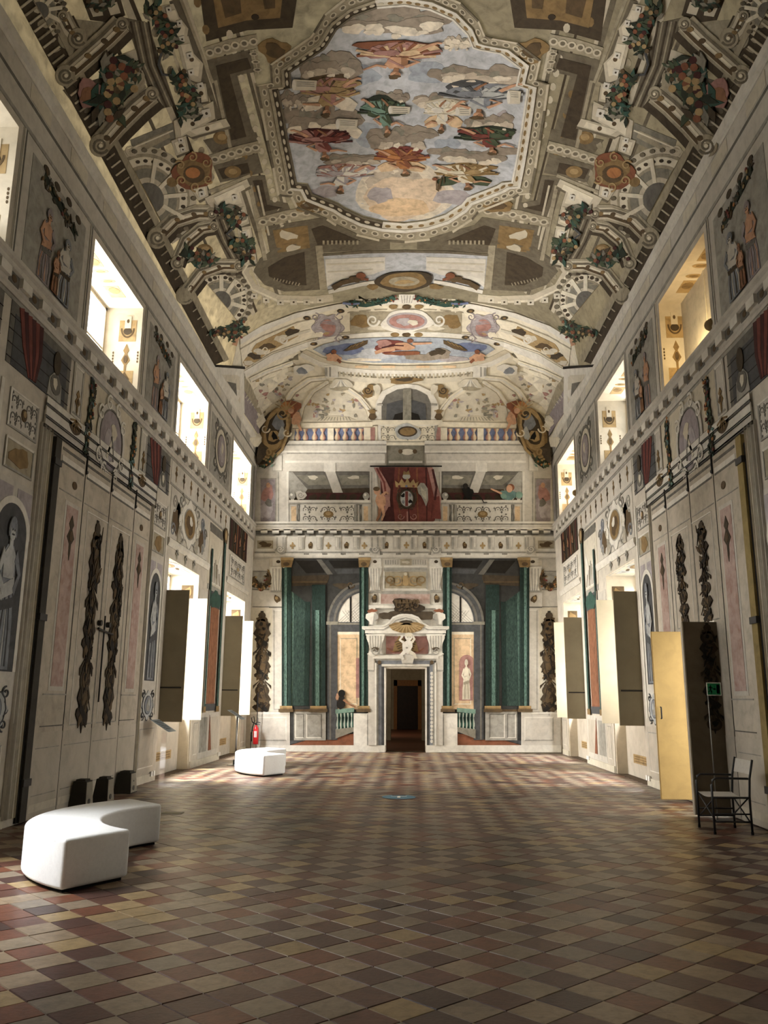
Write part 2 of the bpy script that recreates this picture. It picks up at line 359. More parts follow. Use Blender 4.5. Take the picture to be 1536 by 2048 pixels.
def refine(uv, tris, L):
    uv = [tuple(p) for p in uv]
    for _ in range(6):
        mid = {}; out = []
        def md(a, b):
            k = (min(a, b), max(a, b))
            if math.dist(uv[a], uv[b]) <= L: return None
            if k not in mid: mid[k] = len(uv); uv.append(((uv[a][0]+uv[b][0])/2, (uv[a][1]+uv[b][1])/2))
            return mid[k]
        for a, b, c in tris:
            x, y, z = md(a, b), md(b, c), md(c, a)
            n = sum(q is not None for q in (x, y, z))
            if n == 0: out.append((a, b, c))
            elif n == 3: out += [(a, x, z), (x, b, y), (z, y, c), (x, y, z)]
            elif n == 1:
                if x is not None: out += [(a, x, c), (x, b, c)]
                elif y is not None: out += [(a, b, y), (a, y, c)]
                else: out += [(a, b, z), (z, b, c)]
            else:
                if x is None: out += [(a, b, y), (a, y, z), (z, y, c)]
                elif y is None: out += [(a, x, z), (x, b, c), (x, c, z)]
                else: out += [(x, b, y), (a, x, y), (a, y, c)]
        tris = out
        if not mid: break
    return uv, tris
class Art:
    def __init__(s, name, surf, parent, mirror=False, T=None, label=None): s.name, s.S, s.p, s.mir, s.T, s.items, s.label = name, surf, parent, mirror, T, [], label
    def poly(s, pts, m, l=.006, raw=False):
        pts = [p for p in pts] if (raw or s.T is None) else [s.T(*p) for p in pts]
        if len(pts) > 2: s.items.append((pts, m, l))
        return s
    def rect(s, a, b, c, d, m, l=.006): return s.poly([(a, b), (c, b), (c, d), (a, d)], m, l)
    def ell(s, cx, cy, rx, ry, m, l=.006, n=20, rot=0, a0=0, a1=360):
        P = []; full = abs(a1-a0) >= 360; k = n if full else n+1
        for i in range(k):
            t = math.radians(a0+(a1-a0)*i/n); x, y = rx*math.cos(t), ry*math.sin(t)
            P.append((cx+x*math.cos(rot)-y*math.sin(rot), cy+x*math.sin(rot)+y*math.cos(rot)))
        return s.poly(P, m, l)
    def arc(s, cx, cy, rx, ry, w, m, l=.006, a0=0, a1=360, n=24, wy=None):
        wy = w if wy is None else wy; f = lambda t, e: (cx+(rx+e*w)*math.cos(t), cy+(ry+e*wy)*math.sin(t))
        for i in range(n):
            t0, t1 = (math.radians(a0+(a1-a0)*(i+q)/n) for q in (0, 1)); s.poly([f(t0, 0), f(t1, 0), f(t1, 1), f(t0, 1)], m, l)
        return s
    def line(s, pts, w, m, l=.006, w1=None):
        n = len(pts); w1 = w if w1 is None else w1; A, B = [], []
        for i, p in enumerate(pts):
            a = pts[max(i-1, 0)]; b = pts[min(i+1, n-1)]; dx, dy = b[0]-a[0], b[1]-a[1]; q = math.hypot(dx, dy) or 1
            h = (w+(w1-w)*i/max(n-1, 1))/2; A.append((p[0]-dy/q*h, p[1]+dx/q*h)); B.append((p[0]+dy/q*h, p[1]-dx/q*h))
        return s.poly(A+B[::-1], m, l)
    def spiral(s, cx, cy, r, w, m, l=.006, turns=1.4, a0=0, dirn=1, asp=1.0, n=22):
        P = []
        for i in range(n+1):
            q = i/n; t = math.radians(a0)+dirn*turns*2*math.pi*q; rr = r*(1-.8*q); P.append((cx+rr*math.cos(t), cy+rr*math.sin(t)*asp))
        for i in range(0, n, 3): s.line(P[i:i+4], w*(1-.5*i/n), m, l)
        return s
    def blob(s, cx, cy, rx, ry, m, l=.006, n=16, j=.22, seed=0, rot=0):
        r = random.Random(seed*7919+int(cx*13+cy*7)); ph = [r.uniform(0, 6.28) for _ in range(3)]; P = []
        for i in range(n):
            t = 2*math.pi*i/n; k = 1+j*(.5*math.sin(2*t+ph[0])+.4*math.sin(3*t+ph[1])+.35*math.sin(5*t+ph[2])); x, y = rx*k*math.cos(t), ry*k*math.sin(t)
            P.append((cx+x*math.cos(rot)-y*math.sin(rot), cy+x*math.sin(rot)+y*math.cos(rot)))
        return s.poly(P, m, l)
    def frame(s, a, b, c, d, w, hi, lo, l=.012):
        A = [(a, b), (c, b), (c, d), (a, d)]; wx = w if c > a else -w; wy = w if d > b else -w
        B = [(a+wx, b+wy), (c-wx, b+wy), (c-wx, d-wy), (a+wx, d-wy)]
        for i, m in enumerate((lo, lo, hi, hi)): s.poly([A[i], A[(i+1) % 4], B[(i+1) % 4], B[i]], m, l)
        return s
    def build(s):
        objs = []
        if not s.items: return objs
        V, F, MI, slots = [], [], [], []; uvs, lifts, off = [], [], 0; fl = []
        for pts, m, l in s.items:
            pts = [q for i, q in enumerate(pts) if math.dist(q, pts[i-1]) > 1e-6]
            if len(pts) < 3: continue
            tr = [tuple(t) for t in tessellate_polygon([[Vector((x, y, 0)) for x, y in pts]])]
            uv = pts
            if s.S.curved: uv, tr = refine(pts, tr, 34*s.S.k)
            if not tr: continue
            if m not in slots: slots.append(m)
            mi = slots.index(m); n = len(uv)
            uvs += list(uv)*2; lifts += [l]*n+[max(l-.012, -.003)]*n
            cnt = {}
            for t in tr:
                fl.append((tuple(off+q for q in t), mi))
                for a, b in zip(t, t[1:]+t[:1]): cnt[(min(a, b), max(a, b))] = cnt.get((min(a, b), max(a, b)), 0)+1
            for (a, b), c in cnt.items():
                if c == 1: fl.append(((off+a, off+b, off+n+b, off+n+a), mi))
            off += 2*n
        U = np.array(uvs); lf = np.array(lifts)
        for mir in ((False, True) if s.mir else (False,)):
            if mir: U = U.copy(); U[:, 0] = 2*(s.S.mc-s.S.ox)*s.S.k-U[:, 0]       # the fresco is symmetric about the hall's axis
            Q = s.S.pts(U, lf if (isinstance(s.S, Trace) and not s.S.curved) else lf[:, None])
            c = (Q.min(0)+Q.max(0))/2; me = bpy.data.meshes.new(s.name)
            me.from_pydata((Q-c).tolist(), [], [f for f, _ in fl]); me.polygons.foreach_set('material_index', [m for _, m in fl])
            o = link(s.name, me, slots, None); o.location = c
            if s.p is not None: o.parent = s.p; o.matrix_parent_inverse = Matrix.Translation(-s.p.location)
            if s.label: o['label'] = s.label
            objs.append(o)
        return objs
def boxT(a, b, c, d): return lambda s, t: (a+(c-a)*s, b+(d-b)*t)            # unit square -> box, t upward from b to d
def quadT(tl, tr, br, bl):                                                   # unit square -> quad, t = 0 at the bottom
    def f(s, t):
        u = 1-t; return tuple((tl[i]*(1-s)+tr[i]*s)*(1-u)+(bl[i]*(1-s)+br[i]*s)*u for i in (0, 1))
    return f
rn = random.Random(5)
# --- motifs in the unit square of an Art with T set
def m_pierced(A, bg='white', hole='dslate', boss='gold', l=.01, n=3):
    A.rect(0, 0, 1, 1, bg, l); A.frame(0, 0, 1, 1, .05, 'white', 'grey', l+.006)
    for i in range(n):
        for j in range(2):
            cx, cy = (i+.5)/n, .28+.44*j; q = 1 if (i+j) % 2 else -1
            for e in (-1, 1):
                A.arc(cx+e*.2/n, cy, .12/n, .1, .05/n, hole, l+.005, 90-e*120, 90+e*120, 8, .035)
                A.ell(cx+e*.2/n, cy, .035/n, .022, hole, l+.005, 8)
                A.poly([(cx, cy+e*.04), (cx+.06/n, cy+e*.12), (cx, cy+e*.19), (cx-.06/n, cy+e*.12)], hole, l+.005)
                A.poly([(cx+e*.38/n, cy+.16*q), (cx+e*.44/n, cy+.06*q), (cx+e*.34/n, cy+.02*q)], hole, l+.005)
            A.ell(cx, cy, .04/n, .025, hole, l+.005, 8)
    for x in (.09, .91):
        for y in (.1, .5, .9): A.ell(x, y, .02, .04, hole, l+.005, 6)
    A.ell(.5, .5, .09, .17, boss, l+.012, 14); A.ell(.5, .53, .05, .09, 'ochre', l+.018, 10)
def m_statue(A, robe='slate', lt='silver', dk='dslate', l=.02, seed=1):
    r = random.Random(seed)
    A.poly([(.2, .0), (.8, .0), (.78, .3), (.7, .52), (.74, .72), (.6, .8), (.4, .8), (.26, .7), (.3, .5), (.22, .28)], robe, l)
    for i in range(7):
        x = .26+.07*i; A.line([(x, .02), (x+.04*r.uniform(-1, 1), .25), (.42+.03*i, .5)], .04, (lt, robe, dk, robe)[i % 4], l+.005, .015)
    A.poly([(.25, .42), (.75, .5), (.7, .6), (.3, .52)], lt, l+.008); A.poly([(.3, .36), (.72, .4), (.75, .47), (.28, .42)], dk, l+.006)
    A.poly([(.33, .58), (.66, .58), (.68, .74), (.56, .79), (.44, .79), (.31, .73)], lt, l+.008)
    A.line([(.32, .74), (.18, .6), (.36, .5)], .1, lt, l+.012, .07); A.line([(.68, .74), (.84, .62), (.7, .5)], .1, robe, l+.012, .07)
    A.rect(.45, .77, .55, .85, lt, l+.01); A.ell(.5, .9, .1, .075, lt, l+.014, 14); A.ell(.5, .945, .1, .045, robe, l+.016, 12); A.ell(.6, .9, .03, .05, robe, l+.015, 10); A.ell(.4, .9, .03, .05, robe, l+.015, 10)
    A.ell(.47, .9, .012, .008, dk, l+.02, 6); A.ell(.54, .9, .012, .008, dk, l+.02, 6); A.line([(.47, .87), (.54, .87)], .01, dk, l+.02)
def m_trophy(A, c=('brown', 'umber', 'gold', 'dbrown'), l=.014, seed=1, n=9):
    r = random.Random(seed)
    A.line([(.5, 0), (.5, 1)], .16, c[3], l); A.ell(.5, .955, .2, .035, c[0], l+.008, 10); A.ell(.5, .915, .3, .03, c[2], l+.006, 10)
    for i in range(n):
        y = .86-.82*i/(n-1); k = i % 4
        if k == 0:
            A.ell(.5, y, .38, .062, c[0], l+.006, 16); A.ell(.5, y, .26, .042, c[2], l+.012, 14); A.ell(.46, y+.01, .1, .02, c[3], l+.016, 10)
        elif k == 1:
            for q in (-1, 1): A.poly([(.5, y-.03), (.5+q*.2, y-.06), (.5+q*.48, y-.005), (.5+q*.3, y+.05), (.5, y+.04)], c[1 if q < 0 else 0], l+.008)
            A.blob(.5, y, .2, .04, c[2], l+.013, 12, .3, seed+i)
        elif k == 2:
            A.blob(.5, y, .4, .055, c[1], l+.007, 16, .35, seed+i); A.line([(.2, y-.04), (.8, y+.045)], .05, c[2], l+.012); A.line([(.2, y+.045), (.8, y-.04)], .05, c[3], l+.013)
        else:
            for q in range(5):
                t = -.6+q*.3; A.poly([(.5, y+.04), (.5+t*.7-.07, y-.03), (.5+t*.8, y-.065), (.5+t*.7+.07, y-.03)], c[q % 3], l+.008+.001*q)
    for i in range(46):
        y = .04+.9*i/46; w = .3+.1*math.sin(i*1.7); A.blob(.5+r.uniform(-w, w), y, r.uniform(.05, .15), r.uniform(.008, .022), c[r.choice((0, 1, 1, 2, 3, 3))], l+.014+.0003*i, 8, .5, seed+i, r.uniform(-.6, .6))
    A.poly([(.5, -.05), (.38, .03), (.62, .03)], c[1], l+.01)
def garland(A, P, w, l=.02, seed=1, cols=('leaf', 'dleaf', 'leaf', 'lgreen'), fruit=('orange', 'red', 'ochre'), n=40, vs=1.0):
    r = random.Random(seed); m = len(P)-1; A.line(P, w*.7, cols[1], l)
    for i in range(n):
        q = i/n*m; k = min(int(q), m-1); f = q-k; x = P[k][0]+(P[k+1][0]-P[k][0])*f+r.uniform(-.5, .5)*w; y = P[k][1]+(P[k+1][1]-P[k][1])*f+r.uniform(-.5, .5)*w*vs
        t = r.uniform(0, 6.28); a, b = w*.34, w*.13; ca, sa = math.cos(t), math.sin(t)
        if r.random() < .2: A.ell(x, y, w*.14, w*.14*vs, r.choice(fruit), l+.018, 8)
        else: A.poly([(x+a*ca, y+a*sa*vs), (x-b*sa, y+b*ca*vs), (x-a*ca, y-a*sa*vs), (x+b*sa, y-b*ca*vs)], r.choice(cols), l+.004+.012*r.random())
def m_baluster(A, c='ltan', dk='dtan', lt='cream', l=.012, s0=0., s1=1., t0=0., t1=1.):
    pr = [(.42, 0), (.42, .06), (.28, .1), (.44, .24), (.46, .36), (.3, .52), (.18, .64), (.16, .74), (.32, .8), (.32, .86), (.42, .92), (.42, 1)]
    X = lambda s: s0+(s1-s0)*s; Y = lambda t: t0+(t1-t0)*t
    A.poly([(X(.5-w), Y(t)) for w, t in pr]+[(X(.5+w), Y(t)) for w, t in pr[::-1]], c, l)
    A.poly([(X(.5+w*.35), Y(t)) for w, t in pr]+[(X(.5+w), Y(t)) for w, t in pr[::-1]], dk, l+.004)
    A.poly([(X(.5-w*.6), Y(t)) for w, t in pr]+[(X(.5-w*.2), Y(t)) for w, t in pr[::-1]], lt, l+.004)
def m_console(A, c='white', dk='grey', l=.03, n=4):
    A.poly([(.08, 0), (.92, 0), (.8, .25), (.88, .55), (1, .8), (1, 1), (0, 1), (0, .8), (.12, .55), (.2, .25)], c, l)
    for i in range(n):
        x = .2+.6*i/(n-1); A.line([(x*.7+.15, .04), (x*.85+.07, .3), (x, .6), (x, .92)], .05, dk, l+.006)
    A.rect(-.04, .94, 1.04, 1, 'white', l+.012); A.rect(.05, 0, .95, .05, dk, l+.006)
def m_rosette(A, c='gold', d='brown', hi='ochre', l=.014, n=7):
    for i in range(n):
        t = 2*math.pi*i/n; A.ell(.5+.28*math.cos(t), .5+.28*math.sin(t), .24, .15, c if i % 2 else hi, l+.002*(i % 2), 10, rot=t)
    A.ell(.5, .5, .2, .2, d, l+.008, 12); A.ell(.48, .53, .1, .1, hi, l+.014, 10)
def m_cartouche(A, body='white', sh='grey', inner='lav', in2='mauve', l=.014, seed=1, lobes=8):
    P = []
    for i in range(48):
        t = 2*math.pi*i/48; k = .42+.06*math.cos(lobes*t); P.append((.5+k*math.cos(t), .5+k*math.sin(t)))
    A.poly([(x+.02, y-.03) for x, y in P], sh, l-.004); A.poly(P, body, l)
    for q in (-1, 1):
        for e in (-1, 1): A.spiral(.5+q*.36, .5+e*.34, .13, .035, sh, l+.006, 1.3, 90*e, q*e)
        A.line([(.5+q*.2, .86), (.5+q*.34, .72), (.5+q*.4, .5), (.5+q*.34, .28), (.5+q*.2, .14)], .03, sh, l+.005)
    A.ell(.5, .5, .26, .3, sh, l+.006, 24); A.ell(.5, .5, .235, .275, inner, l+.01, 24); A.blob(.5, .48, .14, .18, in2, l+.014, 14, .3, seed); A.blob(.53, .56, .07, .09, body, l+.018, 10, .3, seed+2)
def m_person(A, robe, rlt, rdk, skin='skin', hair='brown', l=.02, seed=1, wings=None):     # painted seated figure, t = 1 at the head
    r = random.Random(seed); q = r.choice((-1, 1)); X = lambda x: .5+q*(x-.5)
    if wings:
        for e in (-1, 1): A.poly([(.5, .62), (.5+e*.2, .8), (.5+e*.42, .84), (.5+e*.5, .66), (.5+e*.36, .52), (.5+e*.18, .46)], wings, l-.008)
    A.blob(.5, .2, .52, .2, rdk, l-.004, 22, .3, seed)
    A.blob(X(.46), .27, .46, .2, robe, l, 22, .28, seed+1); A.blob(X(.72), .3, .26, .15, robe, l+.001, 18, .3, seed+6); A.blob(X(.2), .2, .22, .12, rlt, l+.002, 16, .35, seed+7)
    hx, hy = X(.5), .44
    for i in range(17):                                   # folds fanning out from the lap
        t = math.radians(188+i*10.2); ln = .34+.2*r.random(); x1, y1 = hx+ln*1.25*math.cos(t), hy+ln*.8*math.sin(t); b_ = r.uniform(-.06, .06)
        A.line([(hx+.06*math.cos(t), hy+.05*math.sin(t)), ((hx+x1)/2+b_, (hy+y1)/2+b_), (x1, y1)], .018, (rlt, rdk, robe, rdk, rlt)[(i+seed) % 5], l+.005+.0004*i, .055*r.uniform(.6, 1.2))
    A.blob(X(.34), .33, .17, .085, rlt, l+.013, 14, .3, seed+3); A.blob(X(.66), .3, .16, .08, robe, l+.0135, 14, .3, seed+5); A.line([(X(.2), .33), (X(.36), .39), (X(.5), .38)], .02, rdk, l+.0145)
    A.line([(X(.26), .24), (X(.12), .12), (X(.0), .05), (X(-.06), .06)], .075, skin, l+.012, .035); A.line([(X(.6), .2), (X(.52), .1), (X(.44), .03)], .06, 'dskin', l+.0125, .03)
    lean = .05*q; tor = skin if r.random() < .45 else rlt
    A.poly([(.38, .4), (.62, .41), (.655+lean, .6), (.6+lean, .7), (.42+lean, .7), (.35+lean, .6)], tor, l+.016); A.poly([(.52, .41), (.62, .41), (.655+lean, .6), (.57+lean, .66)], 'dskin' if tor == skin else robe, l+.018)
    A.line([(.4+lean, .46), (.5+lean, .56), (.62+lean, .66)], .05, robe, l+.02, .03)
    A.line([(X(.62)+lean, .66), (X(.8), .58+.1*r.random()), (X(.98), .62+.18*r.random())], .065, skin, l+.021, .03); A.line([(X(.38)+lean, .65), (X(.25), .52), (X(.4), .44)], .065, skin, l+.022, .035)
    A.line([(.51+lean, .68), (.51+lean*1.3, .8)], .07, 'dskin', l+.02); A.ell(.515+lean*1.4, .85, .07, .085, skin, l+.024, 14); A.ell(.54+lean*1.4, .84, .035, .06, 'dskin', l+.0255, 10); A.blob(.5+lean*1.4, .9, .085, .055, hair, l+.027, 12, .3, seed); A.ell(.5+lean*1.4, .845, .012, .012, 'brown', l+.028, 6)
def m_cloud(A, l=.012, seed=1, c=('dcloud', 'cloud', 'lcloud')):
    r = random.Random(seed); n = 0
    for k, (m, dy, num, sz) in enumerate(zip((c[0], 'shade', c[1], c[2], 'lcloud'), (-.12, -.2, .02, .16, .24), (6, 3, 6, 5, 3), (.3, .14, .22, .15, .08))):
        for i in range(num):
            n += 1; x = .1+.8*(i+.5)/num+r.uniform(-.07, .07); A.blob(x, .5+dy+r.uniform(-.14, .14)-.25*(x-.5)**2, sz*r.uniform(.55, .95)*.8, sz*r.uniform(.7, 1.25), m, l+.0007*n, 16, .3, seed+n)
def m_arms(A, l=.03, field=('silver', 'red', 'blue'), rim='ochre'):
    for q in (-1, 1):
        A.spiral(.5+q*.34, .8, .15, .05, rim, l+.012, 1.3, 90, q); A.spiral(.5+q*.3, .14, .13, .05, rim, l+.012, 1.3, -90, -q); A.line([(.5+q*.42, .7), (.5+q*.46, .45), (.5+q*.34, .2)], .07, rim, l+.01)
    A.ell(.5, .46, .4, .44, 'dbrown', l, 24); A.ell(.5, .46, .36, .4, rim, l+.006, 24); A.ell(.5, .46, .3, .34, field[0], l+.014, 24)
    A.rect(.43, .14, .57, .78, field[1], l+.018); A.blob(.33, .6, .08, .1, 'black', l+.02, 10, .5, 3); A.blob(.68, .34, .08, .1, 'black', l+.02, 10, .5, 5); A.ell(.34, .32, .07, .08, field[2], l+.02, 10); A.ell(.67, .62, .07, .08, field[2], l+.02, 10)
def art(name, surf, parent, fn, *a, T=None, mirror=False, label=None, **k):
    A = Art(name, surf, parent, mirror, T, label); fn(A, *a, **k); return A.build()
def drop(A, l=.012, c=('gold', 'brown')):     # hanging pendant ornament, unit square
    A.poly([(.5, 1), (.8, .8), (.62, .7), (.95, .5), (.62, .36), (.6, .15), (.5, 0), (.4, .15), (.38, .36), (.05, .5), (.38, .7), (.2, .8)], c[0], l); A.ell(.5, .53, .2, .12, c[1], l+.006, 10)
def fleur(A, c='gold', l=.016):
    A.ell(.5, .68, .16, .3, c, l, 10); A.ell(.24, .46, .2, .16, c, l, 10); A.ell(.76, .46, .2, .16, c, l, 10); A.poly([(.42, .5), (.58, .5), (.68, .02), (.32, .02)], c, l+.002)
def mask(A, c='brown', l=.016):
    A.blob(.5, .5, .36, .46, c, l, 14, .25, 2); A.ell(.5, .62, .26, .2, 'gold', l+.005, 10); A.ell(.4, .58, .06, .05, 'dbrown', l+.01, 6); A.ell(.6, .58, .06, .05, 'dbrown', l+.01, 6); A.ell(.5, .3, .12, .07, 'dbrown', l+.01, 8)
# ------------------------------------------------------------------ side walls: painted architecture, doors, window recesses
def prism(name, prof, s, x, y0, y1, m, parent):
    bm = bmesh.new(); A = [bm.verts.new((x-s*o, y0, z)) for o, z in prof]; B = [bm.verts.new((x-s*o, y1, z)) for o, z in prof]
    for i in range(len(prof)-1): bm.faces.new((A[i], A[i+1], B[i+1], B[i]))
    bm.faces.new(A); bm.faces.new(B[::-1]); bmesh.ops.recalc_face_normals(bm, faces=bm.faces)
    return rel(from_bm(name, bm, m), parent)
def rects(nm, S, p, lst, l=.008):
    for a, b, c, d, m in lst: art(nm, S, p, lambda A: A.rect(a, b, c, d, m, l))
def lines(A, lst, m, w, l):
    for P in lst: A.line(P, w, m, l)
def side(s, W, dn):
    x = XL if s < 0 else XR; S = Flat((x, 0, 0), (0, 1, 0), (0, 0, 1), (-s, 0, 0))
    g = lambda nm, T, fn, *a, **k: art(nm, S, W, fn, *a, T=T, **k)
    Y0 = 4.0
    # cornice under the upper windows, with modillions and shadow patches painted between them
    prism('cornice', [(0, 6.5), (.02, 6.5), (.02, 6.56), (.035, 6.58), (.035, 6.76), (.07, 6.78), (.07, 6.85), (.05, 6.86), (.085, 6.9), (.085, 6.955), (0, 6.96)], s, x, YF, YB, 'plaster', W)
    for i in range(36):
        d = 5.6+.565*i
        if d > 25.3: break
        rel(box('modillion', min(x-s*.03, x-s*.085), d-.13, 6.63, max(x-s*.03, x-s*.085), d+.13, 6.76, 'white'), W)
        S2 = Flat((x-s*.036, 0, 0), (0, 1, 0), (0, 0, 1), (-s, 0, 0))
        art('cornice_shadow', S2, W, lambda A: (A.rect(d+.15, 6.6, d+.42, 6.755, 'dgrey', .004), A.ell(d+.285, 6.68, .06, .05, 'brown', .01, 10)))
    rects('cornice_stripe', S, W, [(Y0, 6.44, YB-.05, 6.49, 'grey')], .01)
    # frieze bands under the vault
    rects('fascia', S, W, [(Y0, 8.78, YB-.02, 8.84, 'grey'), (Y0, 8.84, YB-.02, 9.16, 'plaster'), (Y0, 9.16, YB-.02, 9.22, 'dgrey'), (Y0, 9.22, YB-.02, 9.5, 'plaster')], .01)
    prism('vault_cornice', [(0, 9.5), (.02, 9.5), (.02, 9.56), (.05, 9.6), (.05, 9.74), (0, 9.76)], s, x, YF, YB, 'white', W)
    for d in np.arange(9.2, 25.5, 1.31): art('frieze_block', S, W, lambda A: A.rect(d, 9.24, d+.62, 9.47, 'pale' if int(d*3) % 2 else 'grey', .016))
    # piers between the upper windows
    for a, b, kind in ((9.15, 11.55, 'fig'), (14.17, 16.5, 'fig'), (19.25, 22.05, 'oval')):
        g('pier_panel', None, lambda A: (A.rect(a, 7.0, b, 8.76, 'plaster', .006), A.rect(a+.3, 7.02, b-.3, 8.6, 'grey', .012)))
        for e in (a+.02, b-.12): g('pilaster_strip', None, lambda A: (A.rect(e, 7.0, e+.1, 8.76, 'plaster', .02), A.rect(e+.03, 7.0, e+.06, 8.76, 'dgrey', .024)))
        m = (a+b)/2
        if kind == 'fig':
            g('painted_garland', None, lambda A: garland(A, [(m-.55, 8.5), (m-.2, 8.42), (m+.2, 8.36), (m+.55, 8.3)], .2, .02, int(a*10)+s, cols=('umber', 'dleaf', 'brown', 'dgrey'), n=34))
            for q, (f, c1, c2, c3) in enumerate((('dskin', 'mauve', 'skin', 'dgrey'), ('skin', 'slate', 'plaster', 'umber'))):
                T = boxT(m-.62+.55*q, 7.05, m+.02+.62*q, 8.16-.12*q)
                g('painted_figure', T, m_statue, c1, c2, c3, .022+.02*q, int(a)+q)
            g('painted_child', boxT(m-.16, 7.05, m+.16, 7.7), m_statue, 'dskin', 'skin', 'umber', .05, int(a)+5)
            for q, zz in ((-.5, 8.62), (-.15, 8.6), (.25, 8.62), (.6, 8.55)): g('painted_boss', None, lambda A: A.ell(m+q, zz, .09, .06, 'umber', .02, 10))
        else:
            g('painted_medallion', boxT(m-.85, 7.15, m+.85, 8.62), m_cartouche, 'pale', 'dgrey', 'mauve', 'lav', .02, 3)
            g('painted_ring', None, lambda A: A.arc(m, 7.88, .62, .58, .08, 'dgrey', .03))
    g('corner_strip', None, lambda A: (A.rect(24.85, 7.0, 25.66, 8.76, 'grey', .006), A.rect(25.1, 7.0, 25.3, 8.76, 'dgrey', .012), A.rect(25.4, 7.0, 25.5, 8.76, 'mauve', .012)))
    # frieze zone above the doors and lower windows
    for a, b in ((5.6, 7.3), (7.5, 9.15), (9.35, 11.2), (14.75, 16.35)):
        g('painted_recess', None, lambda A: (A.rect(a, 5.62, b, 6.44, 'dgrey', .008), A.rect(a+.12, 5.62, b-.12, 6.3, 'dslate', .012), *[A.rect(a, 5.7+.18*q, b, 5.71+.18*q, 'ink', .014) for q in range(4)]))
        g('painted_drape', None, lambda A: [A.line([(a+.25+.11*q, 6.44), (a+.4+.09*q, 6.0), (a+.62+.03*q, 5.64)], .12, ('red', 'dred')[q % 2], .02+.002*q, .05) for q in range(6)])
        g('painted_bust', boxT(b-.75, 5.63, b-.2, 6.36), lambda A: (A.poly([(.1, 0), (.9, 0), (.85, .35), (.62, .5), (.38, .5), (.15, .35)], 'grey', .024), A.ell(.5, .72, .2, .24, 'umber', .03, 14), A.ell(.5, .28, .3, .2, 'dgrey', .032, 14), A.blob(.45, .3, .14, .1, 'pale', .036, 10, .3, 4)))
    for d in (11.32, 14.42):
        g('pilaster', None, lambda A: (A.rect(d, 5.62, d+.36, 6.44, 'plaster', .02), A.frame(d+.03, 5.66, d+.33, 6.4, .03, 'white', 'grey', .026)))
        g('painted_pendant', boxT(d+.08, 5.66, d+.28, 6.05), drop, .034)
        g('painted_shell', None, lambda A: (A.ell(d+.18, 5.6, .26, .24, 'brown', .03, 14, a0=180, a1=360), *[A.line([(d+.18, 5.58), (d+.18+.22*math.cos(math.radians(t)), 5.6+.2*math.sin(math.radians(t)))], .03, 'gold', .036) for t in range(200, 350, 28)]))
    g('painted_field', None, lambda A: A.rect(11.72, 5.62, 14.38, 6.44, 'ltan', .008))
    g('medallion_frame', None, lambda A: (A.arc(12.95, 5.72, .5, .5, .13, 'plaster', .03, n=32), A.arc(12.95, 5.72, .5, .5, .03, 'dgrey', .036, n=32), *[A.spiral(12.95+.6*math.cos(t), 5.72+.62*math.sin(t), .14, .04, 'white', .04, 1.2, 60, 1) for t in (.6, 1.2, 1.9, 2.6, 3.8, 4.3, 5.2, 5.8)]))
    g('painted_medallion', None, lambda A: (A.ell(12.95, 5.72, .5, .5, 'mauve', .022, 32), A.blob(12.95, 5.66, .24, .3, 'lav', .026, 16, .3, 2), A.blob(13.05, 5.9, .14, .12, 'ltan', .03, 12, .3, 5), A.line([(12.8, 5.4), (12.9, 5.6), (13.05, 5.8)], .07, 'pale', .032), A.line([(13.1, 5.4), (13.05, 5.6), (12.95, 5.8)], .05, 'dgrey', .033)))
    for d in (12.0, 14.02): g('painted_garland', None, lambda A: garland(A, [(d, 6.4), (d+.03, 6.1), (d, 5.8), (d-.04, 5.45), (d, 5.14)], .2, .03, int(d*9)+s, cols=('teal', 'dleaf', 'leaf', 'dslate', 'umber'), n=64))
    # frieze of small drops above the first lower window
    g('frieze_panel', None, lambda A: (A.rect(16.45, 5.95, 22.1, 6.43, 'plaster', .01), A.rect(16.45, 5.9, 22.1, 5.95, 'grey', .014)))
    for i in range(9): g('painted_pendant', boxT(16.7+.6*i, 6.02, 16.9+.6*i, 6.38), drop, .018, ('brown', 'umber') if i % 2 else ('gold', 'brown'))
    # oval cartouche over the window
    g('cartouche_panel', None, lambda A: (A.rect(16.55, 4.82, 19.75, 5.88, 'plaster', .01), *[A.blob(c, 5.2, .2, .3, 'brown', .016, 12, .4, int(c*7)) for c in (16.95, 19.1)], *[A.spiral(c, z_, .16, .05, m_, .02, 1.3) for c, z_, m_ in ((16.85, 5.6, 'grey'), (19.2, 5.6, 'slate'), (16.8, 5.0, 'slate'), (19.3, 5.0, 'grey'), (19.5, 5.4, 'dgrey'))], *[A.blob(c, 5.3, .3, .32, m, .014, 12, .4, int(c*9)) for c, m in ((17.25, 'white'), (18.85, 'white'), (17.0, 'grey'), (19.3, 'slate'))]))
    g('painted_cartouche', boxT(17.1, 4.78, 18.95, 5.95), m_cartouche, 'white', 'grey', 'gold', 'brown', .024, 6)
    for e in (-1, 1): g('painted_putto', boxT(17.98+e*.72-.22, 4.82, 17.98+e*.72+.22, 5.6), m_statue, 'pale', 'white', 'grey', .03, 4)
    for d in (17.2, 17.9, 18.6): g('painted_pendant', boxT(d-.12, 4.42, d+.12, 4.68), drop, .03, ('grey', 'dgrey'))
    prism('window_hood', [(0, 4.62), (.02, 4.62), (.05, 4.7), (.05, 4.78), (0, 4.8)], s, x, 16.5, 20.0, 'white', W)
    prism('window_hood', [(0, 4.62), (.02, 4.62), (.05, 4.7), (.05, 4.76), (0, 4.78)], s, x, 22.0, 25.0, 'plaster', W)
